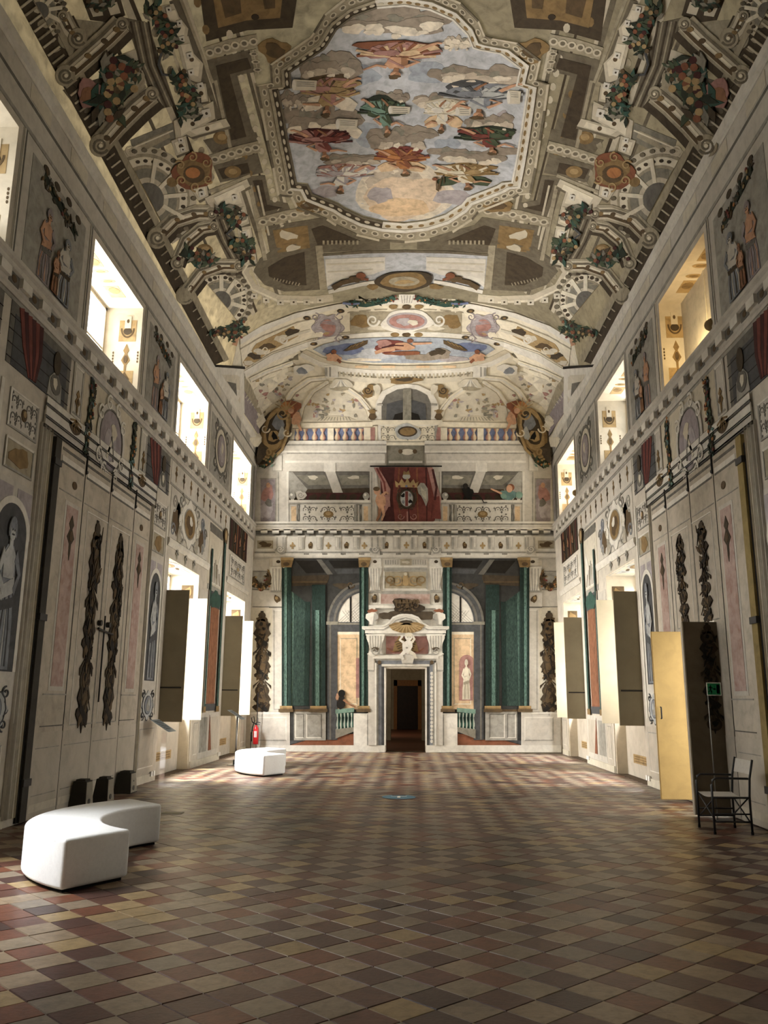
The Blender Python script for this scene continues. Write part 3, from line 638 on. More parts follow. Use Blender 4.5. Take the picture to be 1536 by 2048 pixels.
    # curtain panel and pierced balustrade above the far window
    g('painted_balcony', None, lambda A: (A.rect(22.15, 5.55, 24.6, 6.44, 'dbrown', .01), *[A.line([(22.35+.27*q, 6.42), (22.4+.25*q, 6.0), (22.3+.27*q, 5.58)], .14, ('dred', 'umber', 'dbrown', 'rust')[q % 4], .016+.001*q, .1) for q in range(9)]))
    for d in (22.8, 23.5, 24.1): g('painted_onlooker', boxT(d-.18, 5.56, d+.18, 6.2), m_statue, 'umber', 'dskin', 'ink', .026, int(d*3))
    g('pierced_balustrade', boxT(22.35, 4.84, 24.4, 5.44), m_pierced, 'plaster', 'dgrey', 'grey', .012, 4)
    # painted loggia between the windows: slender green columns, red pilaster, pale archway
    g('painted_archway', None, lambda A: (A.rect(19.95, 4.3, 21.9, 5.7, 'pale', .008), A.rect(20.0, 5.62, 21.35, 5.84, 'dgrey', .012), A.poly([(20.2, 4.35), (20.2, 5.3), (20.55, 4.9), (20.8, 4.36)], 'white', .014), A.poly([(21.3, 4.35), (21.25, 5.3), (20.95, 4.9), (20.85, 4.36)], 'white', .014), *[A.line([(20.3+.16*q, 4.4), (20.28+.14*q, 5.0-.1*abs(3-q))], .05, 'grey' if q % 2 else 'brown', .018) for q in range(7)], A.rect(20.0, 4.18, 21.4, 4.32, 'grey', .014)))
    g('red_pilaster', None, lambda A: (A.rect(20.5, 1.4, 21.35, 3.85, 'rust', .012), *[A.rect(20.58+.16*q, 1.45, 20.64+.16*q, 3.8, 'dskin', .016) for q in range(5)], A.rect(20.42, 3.8, 21.42, 4.18, 'dslate', .02), A.blob(20.9, 4.0, .5, .24, 'green', .026, 14, .3, 2), A.rect(20.4, 1.25, 21.45, 1.42, 'dslate', .02)))
    for d, w, zt in ((21.55, .2, 5.6), (20.2, .12, 5.2)):
        g('green_column', None, lambda A: (A.rect(d-w/2, 1.35, d+w/2, zt, 'marble', .05), A.rect(d-w*.25, 1.35, d-w*.05, zt, 'lmarble', .056), A.rect(d-w*.8, 1.22, d+w*.8, 1.36, 'gold', .056)))
        if w > .15: g('gilt_capital', None, lambda A: (A.poly([(d-.12, 5.6), (d+.12, 5.6), (d+.22, 5.88), (d+.1, 6.0), (d-.1, 6.0), (d-.22, 5.88)], 'brown', .06), A.ell(d-.04, 5.8, .12, .14, 'ochre', .066, 10)))
    g('pier_base', None, lambda A: (A.rect(19.9, .16, 21.95, 1.2, 'plaster', .012), A.rect(20.0, .3, 20.7, 1.1, 'grey', .016), A.poly([(20.9, .3), (21.2, .3), (21.0, .9), (20.9, 1.15)], 'rust', .02), A.rect(21.0, .3, 21.85, 1.1, 'dado', .018)))
    g('pier_panel', None, lambda A: (A.rect(19.3, 1.3, 20.05, 4.1, 'plaster', .006), A.rect(21.75, 1.3, 22.1, 5.5, 'plaster', .006)))
    # statue niches beside the doors, pierced square and shell above them
    for c, w, z0 in ((15.88, .34, 0), (9.95, .42, 0), *(((7.9, .42, 0), (6.2, .42, 0)) if s > 0 else ())):
        g('niche_surround', None, lambda A: (A.rect(c-w-.12, 1.3, c+w+.12, 4.24, 'plaster', .008), A.rect(c-w-.04, 3.75, c-.06, 4.16, 'lav', .012), A.rect(c+.06, 3.75, c+w+.04, 4.16, 'lav', .012), A.arc(c, 3.55, w-.02, .4, .09, 'white', .02, 0, 180, 16), A.rect(c-w-.06, 1.88, c-w+.02, 3.55, 'white', .018), A.rect(c+w-.02, 1.88, c+w+.06, 3.55, 'white', .018)))
        g('painted_niche', None, lambda A: A.poly([(c-w+.02, 1.88), (c+w-.02, 1.88), (c+w-.02, 3.55)]+[(c+(w-.02)*math.cos(t), 3.55+.4*math.sin(t)) for t in np.linspace(.2, 2.94, 12)]+[(c-w+.02, 3.55)], 'dslate', .014))
        g('painted_statue', boxT(c-w*.95, 1.9, c+w*.95, 3.8), m_statue, 'slate', 'silver', 'dslate', .026, int(c*3))
        g('painted_cartouche', boxT(c-.4, 1.14, c+.4, 1.72), m_cartouche, 'silver', 'dslate', 'slate', 'grey', .02, 2)
        g('pierced_panel', boxT(c-.4, 4.86, c+.4, 5.36), m_pierced, 'plaster', 'dgrey', 'brown', .012, 2)
        g('shell_panel', None, lambda A: (A.rect(c-.36, 4.36, c+.36, 4.72, 'tan', .012), A.blob(c, 4.54, .24, .14, 'gold', .018, 14, .3, 3), A.frame(c-.38, 4.34, c+.38, 4.74, .03, 'white', 'grey', .02)))
        g('pilaster_strip', None, lambda A: (A.rect(c-w-.22, 1.25, c-w-.15, 5.4, 'white', .014), A.rect(c+w+.15, 1.25, c+w+.22, 5.4, 'white', .014)))
    # dado panels and baseboard
    for a, b in (*(((5.2, 6.9), (7.1, 8.7)) if s > 0 else ()), (8.9, 10.4), (15.45, 16.55), (19.35, 19.9), (24.82, 25.6)):
        g('dado_panel', None, lambda A: (A.rect(a, .16, b, 1.1, 'dado', .006), A.frame(a+.1, .28, b-.1, 1.0, .018, 'grey', 'white', .01)))
    for a, b in ((Y0, 10.5), (15.4, 16.65), (19.25, 22.15), (24.75, YB)):
        q = box('baseboard', min(x-s*.02, x), a, 0, max(x-s*.02, x), b, .15, 'pale'); rel(q, W)
    for d in ((16.35, 16.5), (21.95, 22.1)) if s < 0 else ((16.45, 16.6), (21.9, 22.05)):
        for e in d: rel(box('wall_socket', min(x-s*.05, x-s*.02), e-.05, .1, max(x-s*.05, x-s*.02), e+.03, .19, 'label_white'), W)
    # big painted door of four folding leaves
    D = thing('door_%d' % dn, None, None, (x, 13.1, 0), kind='structure')
    SD = Flat((x-s*.045, 0, 0), (0, 1, 0), (0, 0, 1), (-s, 0, 0)); gd = lambda nm, T, fn, *a, **k: art(nm, SD, D, fn, *a, T=T, **k)
    cut = s > 0
    for a, b in ((11.06, 11.975), (11.985, 13.065), (13.075, 14.275), (14.285, 15.2)):
        bm = bmesh.new(); ys = sorted({a, b, *[w for w in WICK[:2] if a < w < b]})
        for p, q in zip(ys, ys[1:]):
            zz = WICK[2] if (cut and WICK[0] < (p+q)/2 < WICK[1]) else .02
            bbox(bm, min(x, x-s*.045), p, zz, max(x, x-s*.045), q, 5.13)
        bmesh.ops.remove_doubles(bm, verts=bm.verts, dist=1e-4); rel(from_bm('door_leaf', bm, 'doorpaint'), D)
        for z0, z1, m in ((5.02, 5.06, 'dgrey'), (4.86, 4.94, 'white'), (4.83, 4.86, 'dgrey'), (4.44, 4.455, 'grey')): gd('moulding', None, lambda A: A.rect(a+.06, z0, b-.06, z1, m, .006))
        if not (cut and 12.4 < (a+b)/2 < 13.9): gd('repainted_foot', None, lambda A: (A.rect(a+.005, .03, b-.005, 1.11, 'dado', .004), A.rect(a+.08, .9, b-.08, .912, 'grey', .007), A.rect(a+.08, .3, b-.08, .312, 'grey', .007), A.rect(a+.03, .1, b-.03, .2, 'pale', .007)))
        else:
            p, q = (a, WICK[0]) if a < WICK[0] else (WICK[1], b)
            if q-p > .05: gd('repainted_foot', None, lambda A: A.rect(p+.005, .03, q-.005, 1.11, 'dado', .004))
    for a in (11.42, 14.5):
        gd('marble_panel', None, lambda A: (A.rect(a-.06, 1.66, a+.46, 4.34, 'plaster', .004), A.rect(a, 1.72, a+.4, 4.28, 'pinkmarble', .009)))
        gd('painted_pendant', boxT(a+.06, 3.5, a+.34, 4.16), drop, .016, ('umber', 'brown')); gd('painted_boss', None, lambda A: A.ell(a+.2, 4.61, .08, .06, 'brown', .01, 12))
        gd('moulding', None, lambda A: (A.rect(a-.2, 1.6, a+.56, 1.62, 'grey', .006), A.rect(a-.2, 1.18, a+.56, 1.195, 'dgrey', .006)))
    for c in (12.62, 13.68):
        lo = 2.78 if cut else 1.2
        gd('painted_trophy', boxT(c-.25, lo, c+.25, 4.3), m_trophy, ('umber', 'dbrown', 'brown', 'ink'), .012, int(c*10), 7 if cut else 11)
        gd('trophy_ground', None, lambda A: A.frame(c-.44, lo-.03, c+.44, 4.36, .02, 'white', 'grey', .006))
    for d in (11.98, 13.07, 14.28):
        gd('door_seam', None, lambda A: A.rect(d-.012, (WICK[2] if cut and 12.4 < d < 13.9 else .05), d+.012, 5.1, 'ink', .003))
        bm = bmesh.new(); tube(bm, [(x-s*.06, d, 5.22), (x-s*.06, d, 4.88)], .012, 8); tube(bm, [(x-s*.06, d-.06, 5.18), (x-s*.06, d+.06, 5.18)], .011, 8); rel(from_bm('door_bolt', bm, 'iron'), D)
        bm = bmesh.new(); tube(bm, [(x-s*.07, d+.03, 4.92), (x-s*.03, d+.03, 4.92)], .025, 8); rel(from_bm('bolt_keeper', bm, 'iron'), D)
    if not cut:
        bm = bmesh.new(); tube(bm, [(x-s*.09, 12.9, 2.63), (x-s*.09, 13.2, 2.6), (x-s*.09, 13.55, 2.58)], .018, 8); tube(bm, [(x-s*.08, 13.18, 2.85), (x-s*.08, 13.18, 1.5)], .014, 8)
        for q in (12.98, 13.35): tube(bm, [(x-s*.05, q, 2.72), (x-s*.11, q, 2.72)], .045, 8)
        rel(from_bm('latch', bm, 'iron'), D)
    rel(box('edge_post', min(x, x-s*.06), 10.86, .02, max(x, x-s*.06), 11.04, 5.13, 'strip_dark' if s < 0 else 'strip_wood'), D)
    rel(box('edge_gap', min(x, x-s*.03), 10.82, .02, max(x, x-s*.03), 10.86, 5.0, 'ink'), D)
    for z in (4.78, 2.62, .5): rel(box('hinge', min(x-s*.02, x-s*.08), 10.84, z-.045, max(x-s*.02, x-s*.08), 11.06, z+.045, 'iron'), D)
    for a, b in ((10.45, 10.8), (15.24, 15.42)): gd('door_surround', None, lambda A: [A.rect(a+(b-a)*q/3, .1, a+(b-a)*(q+.8)/3, 5.2, m, .004+.006*q-.045) for q, m in enumerate(('plaster', 'white', 'pale'))])
    for z0, z1, m in ((5.16, 5.2, 'dgrey'), (5.2, 5.3, 'plaster'), (5.3, 5.33, 'grey'), (5.33, 5.46, 'white'), (5.46, 5.5, 'dgrey'), (5.5, 5.6, 'white')):
        gd('door_head', None, lambda A: A.rect(10.5, z0, 15.5, z1, m, -.045+.012+(z0-5.1)*.05))
    # paint inside the window recesses
    for key, Wn in WINS.items():
        if key[2] != s: continue
        a, b = (UW if key[0] == 'U' else LW)[key[1]]
        if a < 5: continue
        z1 = UZ[1] if key[0] == 'U' else LZ[1]
        SR = Flat((x, b-.013, 0), (s, 0, 0), (0, 0, 1), (0, -1, 0)); SF = Flat((x, 0, z1-.013), (0, 1, 0), (s, 0, 0), (0, 0, -1)); m = (a+b)/2
        if key[0] == 'U':
            art('reveal_paint', SR, Wn, lambda A: (A.rect(.1, 8.0, .42, 8.42, 'ochre', .004), A.arc(.26, 8.26, .1, .16, .03, 'brown', .008, 180, 360, 12), A.ell(.26, 8.2, .08, .07, 'umber', .009, 12), A.rect(.2, 8.26, .32, 8.5, 'reveal', .012), A.ell(.26, 8.4, .025, .04, 'brown', .016, 8)))
            art('reveal_paint', SR, Wn, lambda A: (A.rect(.1, 7.02, .42, 7.42, 'ochre', .004), A.poly([(.26, 7.1), (.36, 7.25), (.26, 7.4), (.16, 7.25)], 'brown', .008)))
            art('reveal_pendant', SR, Wn, drop, .006, ('gold', 'brown'), T=boxT(.17, 7.3, .35, 7.95))
            for e in (.04, .5): art('reveal_chain', SR, Wn, lambda A: [A.ell(e, 7.6+.06*q, .015, .025, 'brown', .005, 6) for q in range(4)])
            for q in (-1, 1):
                art('soffit_paint', SF, Wn, lambda A: (A.rect(m+q*.55-.22, .18, m+q*.55+.22, .45, 'ochre', .004), A.ell(m+q*.5, .3, .12, .1, 'gold', .008, 10)))
                art('soffit_boss', SF, Wn, lambda A: (A.ell(m+q*.17, .3, .07, .14, 'ochre', .004, 12), A.ell(m+q*.17, .3, .035, .08, 'gold', .008, 10)))
        else:
            art('soffit_paint', SF, Wn, lambda A: (A.ell(m-.3, .34, .42, .22, 'silver', .004, 18), A.ell(m-.3, .34, .34, .17, 'gold', .008, 18), A.ell(m-.3, .34, .2, .1, 'ochre', .012, 14), A.arc(m-.3, .34, .5, .27, .05, 'white', .01, 100, 260, 10)))
            for q, w in ((.55, .3), (-1.0, .25)): art('soffit_paint', SF, Wn, lambda A: (A.poly([(m+q-w, .12), (m+q+w, .12), (m+q, .5)], 'silver', .004), A.ell(m+q, .24, .08, .05, 'grey', .008, 10)))
            for q in (-.75, .2, .32): art('soffit_boss', SF, Wn, lambda A: A.ell(m+q, .2+.2*abs(q), .09, .035, 'brown', .008, 10))
            art('soffit_line', SF, Wn, lambda A: A.frame(a+.06, .04, b-.06, .62, .02, 'grey', 'silver', .003))
            art('reveal_paint', SR, Wn, lambda A: (A.rect(.12, 3.75, .4, 4.15, 'brown', .004), A.blob(.26, 3.95, .1, .15, 'gold', .008, 12, .3, 3)))
side(-1, wall_left, 1)
side(1, wall_right, 2)
# wicket door leaves standing open on the right
D2 = bpy.data.objects['door_2']
far_leaf = pbox(D2, 'wicket_leaf', 3.98, 13.93, .05, 4.49, 13.98, 2.7, 'yellow_leaf', bevel=.006); far_leaf['label'] = 'yellow inner face of the open leaf'
near_leaf = pbox(D2, 'wicket_leaf', 3.99, 12.33, .03, 4.5, 12.39, 2.72, 'leaf_shaded', bevel=.006)  # door paint darkened here for the shade on this face
pbox(D2, 'leaf_edge', 3.975, 12.32, .03, 3.992, 12.4, 2.72, 'pale')  # lit edge of the near leaf, put into a paler colour
SWK = Flat((0, 12.328, 0), (1, 0, 0), (0, 0, 1), (0, -1, 0))
art('painted_trophy', SWK, D2, m_trophy, ('dbrown', 'ink', 'umber', 'black'), .006, 5, 9, T=boxT(4.2, 1.2, 4.48, 2.7))
bm = bmesh.new(); tube(bm, [(4.05, 13.9, 1.3), (4.05, 13.87, 1.3), (4.05, 13.87, 1.48), (4.05, 13.9, 1.48)], .012, 8); rel(from_bm('pull_handle', bm, 'iron'), D2)
daylight('daylight', (6.0, 12.9, 2.3), (4.1, 13.3, .1), 1.2, 1.4, 75, (1, .95, .88))
# ------------------------------------------------------------------ back wall: painted two-storey loggia (photo coordinates laid onto the wall plane)
K = Trace('back', 480, 860, 2.259)
def kb(nm, fn, *a, T=None, mir=True, label=None, **k): return art(nm, K, wall_back, fn, *a, T=T, mirror=mir, label=label, **k)
def kr(nm, x0, y0, x1, y1, m, l=.01, mir=True): return kb(nm, lambda A: A.rect(x0, y0, x1, y1, m, l), mir=mir)
def bT(x0, y0, x1, y1): return boxT(x0, y1, x1, y0)          # y grows downward on the photo
CX = 748
# upper gallery
kr('gallery_ground', 70, 48, CX, 425, 'plaster', .006)
for y0, y1, m, l in ((52, 66, 'white', .09), (66, 74, 'grey', .07), (74, 96, 'plaster', .075), (96, 104, 'white', .06), (104, 110, 'grey', .045), (110, 140, 'plaster', .05), (140, 150, 'white', .045), (150, 186, 'plaster', .03)): kr('entablature', 190 if y0 < 100 else 205, y0, 662 if y0 < 110 else 655, y1, m, l)
kb('cornice_return', lambda A: (A.poly([(70, 52), (190, 52), (190, 80), (215, 110), (70, 115)], 'plaster', .05), A.rect(150, 115, 190, 185, 'white', .03)))
kr('central_recess', 662, 60, CX, 165, 'shade', .012); kr('central_recess', 672, 140, CX, 150, 'plaster', .02)
kb('painted_mask', lambda A: (A.ell(757, 100, 30, 14, 'pale', .03, 14), A.ell(725, 98, 10, 10, 'brown', .034, 10), A.ell(790, 98, 10, 10, 'brown', .034, 10)), mir=False)
kb('gallery_opening', lambda A: (A.rect(220, 188, 588, 320, 'umber', .012), A.poly([(225, 190), (586, 190), (586, 262), (305, 268)], 'dgrey', .016), A.poly([(255, 205), (385, 205), (405, 248), (310, 250)], 'shade', .02), A.poly([(445, 205), (580, 205), (580, 248), (460, 250)], 'shade', .02), A.poly([(385, 188), (430, 188), (465, 284), (420, 284)], 'plaster', .026), A.poly([(222, 190), (238, 190), (305, 268), (296, 282), (225, 300)], 'grey', .02), A.rect(300, 284, 588, 320, 'dred', .02), *[A.blob(330+45*q, 306, 18, 16, 'dbrown', .024, 10, .3, q) for q in range(6)]))
kb('beam_ornament', lambda A: (A.blob(330, 215, 24, 9, 'pale', .028, 10, .3, 1), A.blob(515, 215, 24, 9, 'pale', .028, 10, .3, 2), A.rect(380, 140, 432, 190, 'white', .04)))
for x0, x1 in ((165, 222), (586, 622)): kb('gallery_pier', lambda A: (A.rect(x0, 186, x1, 420, 'plaster', .03), A.rect(x0+6, 190, x0+12, 418, 'grey', .034), A.rect(x1-10, 190, x1-5, 418, 'white', .034)))
kb('figure_panel', lambda A: (A.rect(92, 222, 160, 416, 'mauve', .012), A.frame(88, 218, 164, 420, 5, 'plaster', 'grey', .02), A.blob(125, 290, 26, 40, 'dpink', .018, 14, .3, 2), A.blob(120, 360, 30, 44, 'lav', .018, 14, .3, 4), A.blob(130, 330, 14, 20, 'dgrey', .022, 10, .3, 5), A.ell(128, 250, 10, 12, 'skin', .022, 10)))
kb('pierced_balustrade', m_pierced, 'white', 'dgrey', 'gold', .04, 3, T=bT(272, 336, 528, 428))
kb('balustrade_rail', lambda A: (A.rect(222, 318, 592, 336, 'white', .06), A.rect(222, 330, 592, 337, 'grey', .064)))
for x0, x1 in ((225, 262), (552, 586)): kb('balustrade_pier', lambda A: (A.rect(x0, 336, x1, 420, 'plaster', .04), A.rect(x0+7, 346, x1-7, 412, 'peach', .046)))
kb('baluster', m_baluster, 'grey', 'dgrey', 'white', .036, T=bT(252, 340, 274, 420)); kb('baluster', m_baluster, 'grey', 'dgrey', 'white', .036, T=bT(528, 340, 550, 420))
for c in (238, 570): kb('stone_ball', lambda A: (A.ell(c, 300, 15, 16, 'grey', .07, 16), A.ell(c-4, 295, 6, 6, 'white', .076, 10), A.rect(c-7, 312, c+7, 320, 'white', .066)))
kb('scroll_bracket', lambda A: (A.blob(275, 296, 22, 22, 'plaster', .04, 12, .3, 3), A.spiral(275, 294, 14, 4, 'grey', .046, 1.3)))
# crimson hanging with the coat of arms
kb('curtain_rod', lambda A: A.line([(588, 167), (912, 167)], 6, 'ink', .09), mir=False)
kb('red_hanging', lambda A: (A.poly([(628, 170), (868, 170), (905, 300), (880, 410), (850, 430), (800, 446), (750, 446), (705, 432), (640, 416), (640, 300)], 'red', .06), A.poly([(640, 172), (700, 172), (690, 300), (700, 420), (642, 414)], 'dred', .066), *[A.line([(720+40*q, 172), (712+44*q, 300), (730+38*q, 436)], 8, 'dred' if q % 2 else 'rust', .068, 4) for q in range(4)], A.poly([(846, 172), (870, 172), (908, 310), (900, 405), (868, 400), (880, 320)], 'dpink', .074), A.poly([(872, 310), (900, 300), (908, 404), (866, 402)], 'red', .08), A.line([(870, 180), (888, 260), (880, 320)], 10, 'dred', .082)), mir=False)
kb('drape_tail', lambda A: (A.poly([(604, 172), (625, 172), (660, 230), (680, 270), (676, 340), (655, 380), (648, 300), (640, 240)], 'dpink', .084), A.line([(618, 176), (652, 240), (664, 330)], 8, 'red', .09)), mir=False)
kb('coat_of_arms', m_arms, .1, ('silver', 'red', 'slate'), 'umber', T=bT(706, 258, 800, 362), mir=False)
kb('crown', lambda A: (A.poly([(704, 262), (700, 232), (718, 246), (730, 224), (745, 244), (756, 220), (768, 244), (784, 226), (792, 246), (808, 236), (800, 264)], 'ochre', .12), A.ell(752, 214, 18, 13, 'grey', .116, 12), A.poly([(736, 206), (740, 188), (752, 196), (762, 186), (768, 206)], 'gold', .12), A.ell(720, 258, 6, 5, 'red', .126, 8), A.ell(752, 258, 6, 5, 'blue', .126, 8), A.ell(784, 258, 6, 5, 'red', .126, 8)), mir=False)
kb('wing', lambda A: (A.poly([(800, 262), (816, 242), (832, 244), (848, 268), (850, 320), (840, 348), (828, 320), (818, 300), (806, 290)], 'grey', .1), *[A.line([(818+6*q, 262+6*q), (824+6*q, 300+8*q)], 3, 'pale', .106) for q in range(4)]), mir=False)
kb('painted_putto', lambda A: (A.ell(620, 280, 15, 17, 'skin', .12, 14), A.ell(617, 270, 15, 10, 'brown', .124, 12), A.blob(636, 325, 22, 34, 'skin', .114, 14, .2, 2), A.line([(640, 300), (660, 285), (672, 292)], 12, 'skin', .126, 8), A.line([(634, 350), (630, 390), (618, 414)], 16, 'dskin', .112, 9), A.line([(644, 350), (650, 385), (640, 412)], 15, 'skin', .116, 8), A.poly([(640, 290), (676, 300), (680, 350), (655, 350)], 'dpink', .11)), mir=False)
kb('hanging_scrolls', lambda A: (A.spiral(726, 392, 16, 4, 'dpink', .076, 1.2), A.spiral(786, 392, 16, 4, 'dpink', .076, 1.2, 180, -1), A.line([(756, 370), (756, 420)], 6, 'dpink', .076)), mir=False)
# monkey and child on the right parapet
kb('painted_monkey', lambda A: (A.blob(1030, 286, 22, 30, 'black', .09, 14, .3, 2), A.ell(1018, 256, 12, 12, 'ink', .096, 12), A.line([(1046, 300), (1075, 300), (1092, 315), (1100, 330), (1116, 330)], 6, 'ink', .094, 3), A.line([(1018, 300), (1010, 316)], 9, 'black', .096), A.line([(1040, 300), (1044, 318)], 10, 'black', .096)), mir=False)
kb('painted_child', lambda A: (A.blob(1212, 296, 38, 24, 'teal', .07, 16, .25, 2), A.ell(1216, 268, 14, 17, 'skin', .08, 14), A.ell(1222, 262, 17, 16, 'rust', .076, 14), A.line([(1182, 290), (1150, 276), (1132, 268)], 9, 'skin', .078, 6), A.blob(1190, 300, 12, 14, 'lgreen', .076, 10, .3, 3), A.ell(1260, 296, 16, 15, 'lgreen', .08, 14)), mir=False)
# main cornice with brackets
for y0, y1, m, l in ((418, 427, 'white', .16), (427, 432, 'grey', .13), (432, 442, 'plaster', .14), (442, 450, 'white', .12), (450, 456, 'pale', .1), (456, 474, 'dgrey', .02)): kr('main_cornice', 72, y0, CX, y1, m, l)
for x in list(range(96, 745, 52)): kb('cornice_block', lambda A: (A.rect(x, 452, x+30, 470, 'white', .1), A.rect(x, 466, x+30, 471, 'grey', .104)))
kr('frieze', 72, 474, CX, 550, 'white', .014); kr('frieze_line', 72, 474, CX, 480, 'grey', .02)
for x in (196, 278, 360, 443, 526, 640, 708): kb('frieze_bracket', lambda A: (A.rect(x-14, 482, x+14, 540, 'plaster', .04), A.rect(x+4, 484, x+13, 538, 'grey', .046), A.rect(x-10, 484, x-4, 530, 'white', .046), A.rect(x-16, 478, x+16, 486, 'white', .052)))
for x in (238, 400, 562): kb('fleur', fleur, 'ochre', .03, T=bT(x-14, 506, x+14, 538))
kb('fleur', fleur, 'ochre', .03, T=bT(752-14, 504, 752+14, 536), mir=False)
for x in (319, 481, 662): kb('lion_mask', mask, 'brown', .03, T=bT(x-13, 504, x+13, 540))
for x0, x1 in ((160, 205), (588, 632)): kb('pier_bracket', lambda A: (A.poly([(x0, 480), (x1, 480), (x1-4, 530), (x1+2, 568), (x0-2, 568), (x0+4, 530)], 'plaster', .06), A.blob((x0+x1)/2, 545, 20, 18, 'grey', .07, 12, .35, x0), A.spiral((x0+x1)/2, 540, 14, 4, 'white', .076), A.rect(x0+6, 486, x0+12, 530, 'grey', .066), A.rect(x1-12, 486, x1-6, 530, 'grey', .066)))
kb('gilt_panel', lambda A: (A.rect(78, 500, 150, 536, 'tan', .02), A.blob(114, 518, 28, 12, 'brown', .026, 14, .4, 3)))
for y0, y1, m, l in ((550, 558, 'grey', .03), (558, 574, 'white', .05), (574, 580, 'plaster', .04)): kr('architrave', 66, y0, CX, y1, m, l)
for x in range(290, 740, 83): kb('guttae', lambda A: [A.rect(x+6*q, 558, x+4+6*q, 565, 'dgrey', .056) for q in range(4)])
# outer pilasters
for i, (y0, y1) in enumerate(((582, 640), (642, 722), (724, 800))): kb('stone_block', lambda A: (A.rect(56, y0, 132, y1, 'grey' if i % 2 else 'plaster', .01), A.rect(56, y1-3, 132, y1, 'dgrey', .014)))
kb('pier_cap', lambda A: (A.rect(148, 580, 200, 616, 'white', .04), A.ell(174, 596, 10, 7, 'umber', .046, 12)))
kb('console', m_console, 'white', 'grey', .05, 4, T=bT(136, 618, 206, 732))
kb('pier_block', lambda A: (A.rect(132, 734, 206, 802, 'plaster', .03), A.blob(168, 764, 14, 17, 'brown', .04, 12, .3, 2), A.ell(166, 760, 7, 8, 'ochre', .046, 10), A.rect(132, 798, 206, 804, 'dgrey', .036)))
kb('pier_shaft', lambda A: (A.rect(146, 804, 200, 1272, 'plaster', .016), A.frame(152, 812, 194, 1264, 4, 'grey', 'white', .022)))
kb('pilaster_ground', lambda A: A.rect(50, 804, 146, 1272, 'pale', .008))
kb('painted_swag', lambda A: garland(A, [(58, 664), (72, 700), (100, 716), (126, 690), (136, 640)], 34, .02, 3, cols=('umber', 'brown', 'dbrown', 'gold'), n=50))
kb('painted_trophy', m_trophy, ('umber', 'dbrown', 'brown', 'ink'), .02, 5, 11, T=bT(58, 818, 142, 1270))
kb('pedestal', lambda A: (A.rect(48, 1274, 226, 1444, 'plaster', .03), A.rect(48, 1274, 226, 1284, 'white', .04), A.frame(80, 1296, 212, 1404, 5, 'grey', 'white', .036)))
# loggia with green marble columns
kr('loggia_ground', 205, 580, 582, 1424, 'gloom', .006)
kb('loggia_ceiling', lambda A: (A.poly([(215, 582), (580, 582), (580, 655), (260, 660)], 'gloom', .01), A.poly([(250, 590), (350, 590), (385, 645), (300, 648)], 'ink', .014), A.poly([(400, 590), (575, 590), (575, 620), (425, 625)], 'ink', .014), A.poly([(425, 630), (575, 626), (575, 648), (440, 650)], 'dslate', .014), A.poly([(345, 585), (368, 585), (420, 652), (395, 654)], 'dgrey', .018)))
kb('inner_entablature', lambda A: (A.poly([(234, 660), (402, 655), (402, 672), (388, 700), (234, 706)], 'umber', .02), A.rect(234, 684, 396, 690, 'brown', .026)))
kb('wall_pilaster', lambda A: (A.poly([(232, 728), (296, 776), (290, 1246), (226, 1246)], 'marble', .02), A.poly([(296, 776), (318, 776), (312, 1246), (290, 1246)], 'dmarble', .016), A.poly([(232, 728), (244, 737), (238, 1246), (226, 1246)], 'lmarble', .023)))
def column(x0, x1, y0, y1, l, cap=True, hl=.3, dark=None):
    w = x1-x0
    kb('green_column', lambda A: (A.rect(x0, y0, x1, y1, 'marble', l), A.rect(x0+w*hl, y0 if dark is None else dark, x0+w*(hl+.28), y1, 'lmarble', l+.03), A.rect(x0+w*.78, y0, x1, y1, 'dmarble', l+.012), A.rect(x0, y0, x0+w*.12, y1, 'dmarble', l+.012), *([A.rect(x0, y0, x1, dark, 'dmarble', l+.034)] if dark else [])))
    kb('gilt_base', lambda A: (A.rect(x0-8, y1, x1+6, y1+14, 'gold', l+.03), A.rect(x0-14, y1+14, x1+10, y1+28, 'brown', l+.036), A.rect(x0-8, y1+3, x1+6, y1+7, 'ochre', l+.036)))
    if cap: kb('gilt_capital', lambda A: (A.poly([(x0-2, y0), (x1+2, y0), (x1+10, y0-30), (x1+10, y0-44), (x0-4, y0-44), (x0-4, y0-30)], 'gold', l+.03), A.rect(x0-4, y0-44, x1+12, y0-32, 'ochre', l+.036), A.ell((x0+x1)/2, y0-14, w*.35, 9, 'brown', l+.038, 10)))
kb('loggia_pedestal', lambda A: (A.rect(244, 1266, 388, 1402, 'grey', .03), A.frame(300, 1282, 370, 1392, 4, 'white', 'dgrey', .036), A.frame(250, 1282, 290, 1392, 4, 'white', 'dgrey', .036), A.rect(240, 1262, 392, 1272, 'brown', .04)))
kb('loggia_floor', lambda A: (A.poly([(226, 1424), (516, 1424), (516, 1372), (440, 1378), (390, 1400), (300, 1402)], 'rust', .012), A.poly([(226, 1420), (300, 1400), (290, 1384), (250, 1386), (250, 1400), (226, 1404)], 'dslate', .018), A.poly([(245, 1396), (245, 1384), (284, 1382), (270, 1394)], 'white', .022)))
kb('archivolt', lambda A: (A.arc(562, 872, 122, 138, 46, 'dslate', .03, 180, 270, 20), A.arc(562, 872, 130, 146, 10, 'dgrey', .036, 180, 270, 20), A.arc(562, 872, 158, 174, 10, 'dgrey', .036, 180, 270, 20)))
kb('spandrel_scroll', lambda A: (A.blob(470, 706, 40, 16, 'umber', .03, 14, .4, 4), A.spiral(500, 700, 18, 6, 'brown', .036, 1.2)))
